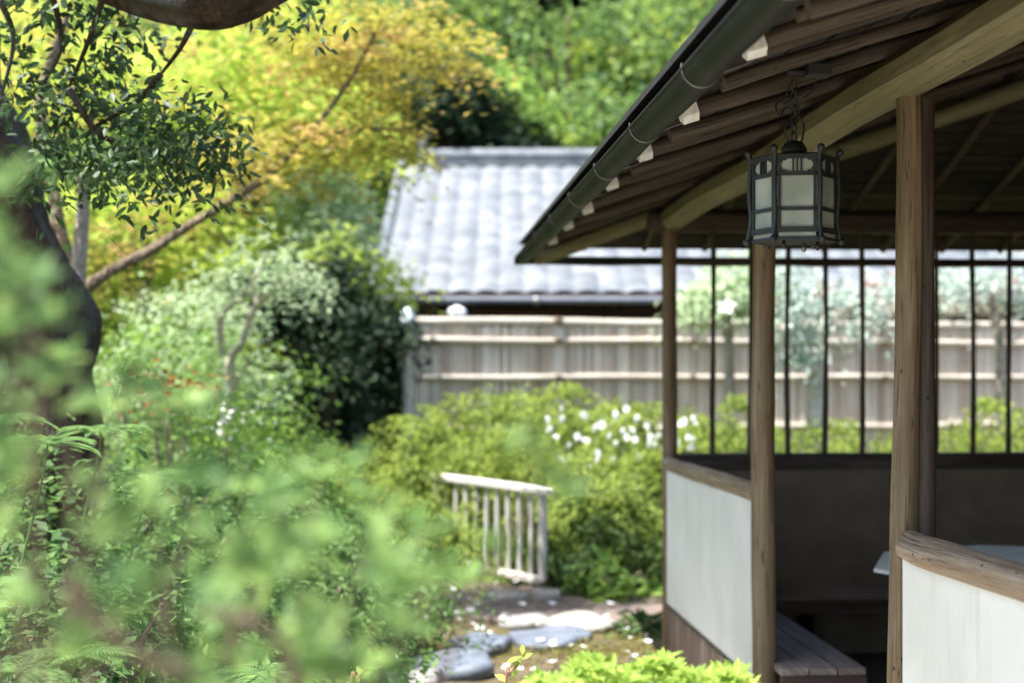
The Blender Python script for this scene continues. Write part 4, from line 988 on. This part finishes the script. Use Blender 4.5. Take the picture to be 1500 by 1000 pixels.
# pale trunk tree behind the pavilion
def tr(*a): return a
ctr = empty('small_garden_tree', tuple(gr(1195, 13.2)), 'small tree with a pale forked trunk seen through the pavilion bars', 'tree')
mb = MB()
mb.tube([gr(1198, 13.2), at(1196, 620, 13.2), at(1197, 560, 13.2), at(1203, 510, 13.2), at(1208, 460, 13.2), at(1200, 410, 13.2)], [.1, .09, .085, .06, .05, .03], 9, .08, 1)
mb.tube([at(1195, 550, 13.2), at(1180, 530, 13.1), at(1155, 500, 13.1), at(1140, 450, 13.1)], [.055, .045, .03, .015], 8, .1, 2)
mb.tube([at(1204, 505, 13.2), at(1230, 460, 13.3), at(1290, 425, 13.4)], [.035, .025, .012], 8, .1, 3)
mb.build('trunk', M['bark_pale'], ctr)
rg = np.random.default_rng(9)
bl = [(tuple(at(1165, 470, 13.1)), (.35, .4, .2), 1.4), (tuple(at(1250, 430, 13.3)), (.55, .5, .2), 1.6), (tuple(at(1150, 410, 13.2)), (.35, .4, .2), 1), (tuple(at(1340, 420, 13.5)), (.4, .5, .18), .9), (tuple(at(1170, 520, 13.0)), (.2, .3, .12), .5), (tuple(at(1270, 480, 13.2)), (.2, .3, .12), .4)]
P, C = crown_pts(rg, bl, 110, 30, .11, .6, .1); V, F = scatter(P, (0, -.3, .8), (.05, .09), T_SIMPLE, rg, .7, .3); npmesh('crown', V, F, L['bluegreen'], ctr)
c2 = make_tree('small_garden_tree', tuple(gr(1070, 13.6)), 'leafy camellia with a white bloom seen between the two left pavilion posts', 'tree',
    [([gr(1070, 13.6), at(1068, 520, 13.6), at(1060, 430, 13.6)], [.06, .05, .03])], M['bark_grey'], [(tuple(at(1060, 425, 13.6)), (.4, .5, .28), 2), (tuple(at(1030, 445, 13.5)), (.25, .4, .1), .8), (tuple(at(1090, 400, 13.6)), (.3, .4, .25), 1)],
    L['pale'], seed=52, size=(.06, .1), ncl=70, per=26, cr=.13)
V, F = scatter(np.array([tuple(at(1065, 450, 13.0))]), (-.2, -1, .4), (.09, .1), T_FLOWER, rg, .1); npmesh('blossom', V, F, L['blossom'], c2)
c3 = make_tree('small_garden_tree', tuple(gr(1440, 13.8)), 'grey green garden tree with reddish leaf tips at the right bars', 'tree',
    [([gr(1470, 13.8), at(1466, 520, 13.8), at(1450, 430, 13.8)], [.07, .05, .03]), ([at(1466, 480, 13.8), at(1420, 430, 13.8), at(1390, 400, 13.8)], [.03, .02, .01])], M['bark_grey'], [(tuple(at(1430, 420, 13.8)), (.6, .5, .17), 2), (tuple(at(1500, 400, 13.8)), (.4, .5, .3), 1), (tuple(at(1380, 395, 14)), (.4, .4, .15), 1)],
    L['bluegreen'], seed=53, size=(.05, .09), ncl=80, per=28, cr=.12)

# ------------------------------------------------------------------ ground cover and ferns
rg = np.random.default_rng(14)
P = []
while len(P) < 9000:
    px = rg.uniform(-100, 640); d = rg.uniform(3.6, 13)
    py = HOR + FPX * CAMZ / d
    if px > 560 and d < 9.5 and rg.random() < .8: continue
    q = gr(px, d, rg.uniform(.02, .22)); P.append(tuple(q))
V, F = scatter(np.array(P), (0, 0, 1), (.035, .07), T_ROS, rg, .4); tag(npmesh('ground_cover', V, F, L['lush']), 'low green ground cover under the shrubs left of the path', 'ground cover', None, 'stuff')
P = [tuple(gr(rg.uniform(990, 1600), rg.uniform(9.2, 14), rg.uniform(.02, .15))) for _ in range(2500)]
V, F = scatter(np.array(P), (0, 0, 1), (.035, .07), T_ROS, rg, .4); tag(npmesh('ground_cover', V, F, L['azalea']), 'low ground cover behind the pavilion', 'ground cover', None, 'stuff')
P = [tuple(gr(rg.normal(865, 60), rg.normal(8.2, .35), rg.uniform(0, .03))) for _ in range(1500)]
V, F = scatter(np.array(P), (0, 0, 1), (.008, .02), T_ROS, rg, .5); tag(npmesh('moss', V, F, leafmat('moss_tuft', (.10, .10, .02), (.16, .15, .035), (.22, .18, .05), .2)), 'brown green moss between the stepping stones and the pavilion', 'moss', None, 'stuff')

def frond_tpl(n=20):
    V = []; F = []; tv, tf = T_SLIM
    for k in range(n):
        f = (k + 1) / n; x = f; z = .35 * f - .5 * f * f; ln = .34 * math.sin(math.pi * min(1, .12 + f * .86)) ** .8
        for sg in (1, -1):
            ang = sg * math.radians(68 - 25 * f); c, s_ = math.cos(ang), math.sin(ang); q = tv * np.array([ln, ln * .55, ln])
            V.append(np.stack([q[:, 0] * c - q[:, 1] * s_ + x, q[:, 0] * s_ + q[:, 1] * c, q[:, 2] + z], 1)); F.append(tf + 4 * (len(V) - 1))
    return np.concatenate(V), np.concatenate(F)
T_FROND = frond_tpl()
def fern(px, py, d, size, label, seed, n=8):
    p = at(px, py, d); base = Vector((p.x, p.y, max(0.0, p.z - .25)))
    root = empty('fern', tuple(base), label, 'fern', 'ferns at the left'); rg = np.random.default_rng(seed)
    mb = MB(); mb.tube([base - Vector((.08, 0, .12)), base + Vector((-.03, .02, .1)), p], [.005, .004, .003], 6, .1, seed).build('stem', L['lush'], root)
    an = rg.uniform(0, 6.28) + np.arange(n) * 6.283 / n; dirs = np.stack([np.cos(an), np.sin(an), np.full(n, .25)], 1)
    V, F = scatter(np.repeat(np.array([tuple(p)]), n, 0), (0, 0, 1), (size * .75, size), T_FROND, rg, .12, 0, dirs)
    npmesh('frond', V, F, L['fern'], root)
for k, (px, py, d, s_, lb) in enumerate([(70, 650, 4.4, .20, 'fern at the left edge with feathery fronds level with the railing top'), (150, 630, 4.9, .20, 'feathery fern just right of the one at the left edge'), (215, 700, 4.9, .2, 'fern below and right of the other two'),
        (10, 610, 4.7, .2, 'fern cut by the left edge of the photo'), (110, 960, 3.9, .2, 'fern at the bottom left edge'), (30, 985, 3.7, .18, 'lowest fern in the bottom left corner'), (400, 985, 4.1, .22, 'small fern at the bottom, left of the young sprig')]):
    fern(px, py, d, s_, lb, 70 + k)

# ------------------------------------------------------------------ young shoots and lime bush in front of the pavilion
def sprig(px, py, d, hgt, label, seed, leaf, name='young_sprig'):
    p = at(px, py, d); root = empty(name, (p.x, p.y, 0), label, 'sprig'); rg = np.random.default_rng(seed)
    b0 = p - RT * .05 - Vector((0, 0, hgt))
    MB().tube([(b0.x, b0.y, 0), b0, p.lerp(b0, .5) - RT * .008, p], [.005, .0035, .003, .0015], 7, .05, seed).build('stem', M['stem_red'], root)
    pts = []; dirs = []
    for k, f in enumerate([1, .92, .84, .6, .52, .3, .2]):
        q = b0.lerp(p, f); an = k * 2.4 + seed; pts.append(tuple(q)); v = RT * math.cos(an) + FW * math.sin(an) * .6 + Vector((0, 0, .9 if f < 1 else 2.5)); dirs.append(tuple(v.normalized()))
    V, F = scatter(np.array(pts), (0, -.7, .5), (hgt * .38, hgt * .55), T_FINE, rg, .25, 0, np.array(dirs)); npmesh('leaves', V, F, leaf, root)
sprig(765, 958, 4.3, .10, 'young lime shoot on a red stem standing before the stepping stones', 1, L['lime'])
sprig(541, 970, 3.9, .09, 'young green shoot on a thin stem at the bottom edge, left of the lime one', 2, L['bright'])
lb_ = empty('lime_bush', tuple(gr(930, 3.6)), 'bright lime green bush at the bottom edge before the pavilion wall', 'bush')
rg = np.random.default_rng(22); P = []
for _ in range(480):
    px = rg.uniform(780, 1100); topy = 972 + 24 * abs((px - 930) / 170) ** 1.6 - 9 * math.sin(px * .06); P.append(tuple(at(px, topy + abs(rg.normal(0, 26)), rg.uniform(2.9, 3.4))))
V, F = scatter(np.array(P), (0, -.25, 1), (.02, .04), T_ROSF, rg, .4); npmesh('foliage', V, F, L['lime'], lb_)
mb = MB()
for k in range(14): q = at(790 + 22 * k, 1000, 3.3 + .1 * (k % 4)); mb.tube([gr(930 + (k - 7) * 6, 3.6), q - Vector((0, 0, .2)), q], [.012, .007, .004], 6, .1, k)
mb.build('stem', M['twig'], lb_)

# ------------------------------------------------------------------ soft foreground twigs close to the camera
fg = empty('foreground_shrub', tuple(gr(200, 1.3)), 'soft green leafy shrub close to the viewer filling the lower left', 'shrub')
rg = np.random.default_rng(77); P = []; mb = MB(); rr_ = random.Random(5)
blobs = [  # px, py, spread px, distance, leaves
    (12, 270, 20, .95, 4), (25, 350, 26, 1.0, 7), (45, 400, 22, .95, 5), (5, 330, 20, .9, 4), (70, 470, 40, 1.0, 9), (30, 540, 40, 1.0, 11), (110, 510, 35, 1.05, 9), (180, 575, 34, 1.1, 12), (60, 590, 40, 1.1, 12), (232, 600, 20, 1.1, 6), (150, 600, 26, 1.1, 7),
    (10, 480, 26, .9, 6), (130, 700, 26, 1.1, 6), (30, 680, 34, 1.1, 5),
    (290, 730, 46, 1.2, 14), (360, 770, 50, 1.15, 16), (420, 740, 40, 1.2, 12), (470, 700, 24, 1.2, 6), (240, 790, 46, 1.1, 10), (130, 850, 40, 1.0, 6), (240, 850, 50, 1.0, 14), (330, 860, 44, 1.1, 12), (400, 840, 44, 1.1, 14),
    (470, 800, 44, 1.1, 14), (530, 790, 40, 1.15, 12), (555, 850, 40, 1.15, 14), (480, 890, 44, 1.1, 16), (575, 920, 30, 1.1, 9), (440, 950, 40, 1.1, 12), (350, 930, 40, 1.05, 7), (615, 860, 26, 1.2, 6), (520, 960, 36, 1.1, 7), (560, 740, 24, 1.2, 5),
    (270, 960, 40, 1.0, 5), (30, 900, 40, .95, 5), (60, 760, 34, 1.0, 4), (170, 950, 36, 1.0, 4), (650, 830, 26, 1.2, 4), (490, 560, 0, 1.2, 0)]
root_p = at(230, 1150, 1.25)
for (px, py, spd, d, n) in blobs:
    if not n: continue
    d *= 1.18; c = at(px, py, d)
    for _ in range(max(2, round(n * (.38 if px > 250 else .26)))):
        P.append(tuple(at(px + rg.normal(0, spd), py + rg.normal(0, spd * .8), d * rg.uniform(.85, 1.25))))
    src = at(px * .55 + (130 if px > 150 else -20) + rr_.uniform(-90, 90), 1150 + rr_.uniform(-40, 60), 1.3)
    m1 = src.lerp(c, .55) + Vector((rr_.uniform(-.04, .04), 0, -.03))
    mb.tube([src, m1, c], [.0024, .002, .001], 6, .1, int(px), sub=5)
# thick bent brown twig
mb.tube([at(95, 860, 1.0), at(160, 920, 1.02), at(230, 965, 1.05), at(330, 1010, 1.1)], [.0055, .006, .0065, .007], 8, .1, 9)
mb.tube([at(290, 890, 1.15), at(400, 925, 1.15), at(440, 1010, 1.2)], [.004, .005, .006], 8, .1, 9)
mb.build('branch', M['bark_brown'], fg)
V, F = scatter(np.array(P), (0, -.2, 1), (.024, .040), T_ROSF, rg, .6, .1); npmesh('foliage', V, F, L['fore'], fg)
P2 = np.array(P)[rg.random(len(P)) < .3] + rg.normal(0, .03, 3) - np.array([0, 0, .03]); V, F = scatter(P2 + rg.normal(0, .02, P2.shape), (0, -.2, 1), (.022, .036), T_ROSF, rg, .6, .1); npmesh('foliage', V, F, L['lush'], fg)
f2 = empty('foreground_shoot', tuple(gr(770, 1.2)), 'single soft green leafy shoot close to the viewer, right of the railing top', 'shoot')
P = [tuple(at(px + rg.normal(0, 9), py + rg.normal(0, 8), 1.15)) for (px, py) in ((772, 630), (765, 660), (800, 680), (815, 690), (790, 665), (825, 718), (700, 800), (735, 805), (720, 810), (660, 790))]
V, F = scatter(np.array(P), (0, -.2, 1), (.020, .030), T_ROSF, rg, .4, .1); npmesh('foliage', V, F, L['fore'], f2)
MB().tube([at(600, 1100, 1.2), at(700, 860, 1.18), at(780, 720, 1.15), at(770, 620, 1.15)], [.003, .0022, .0015, .001], 6, .1, 4).build('stem', M['twig'], f2)
bpy.context.view_layer.update()
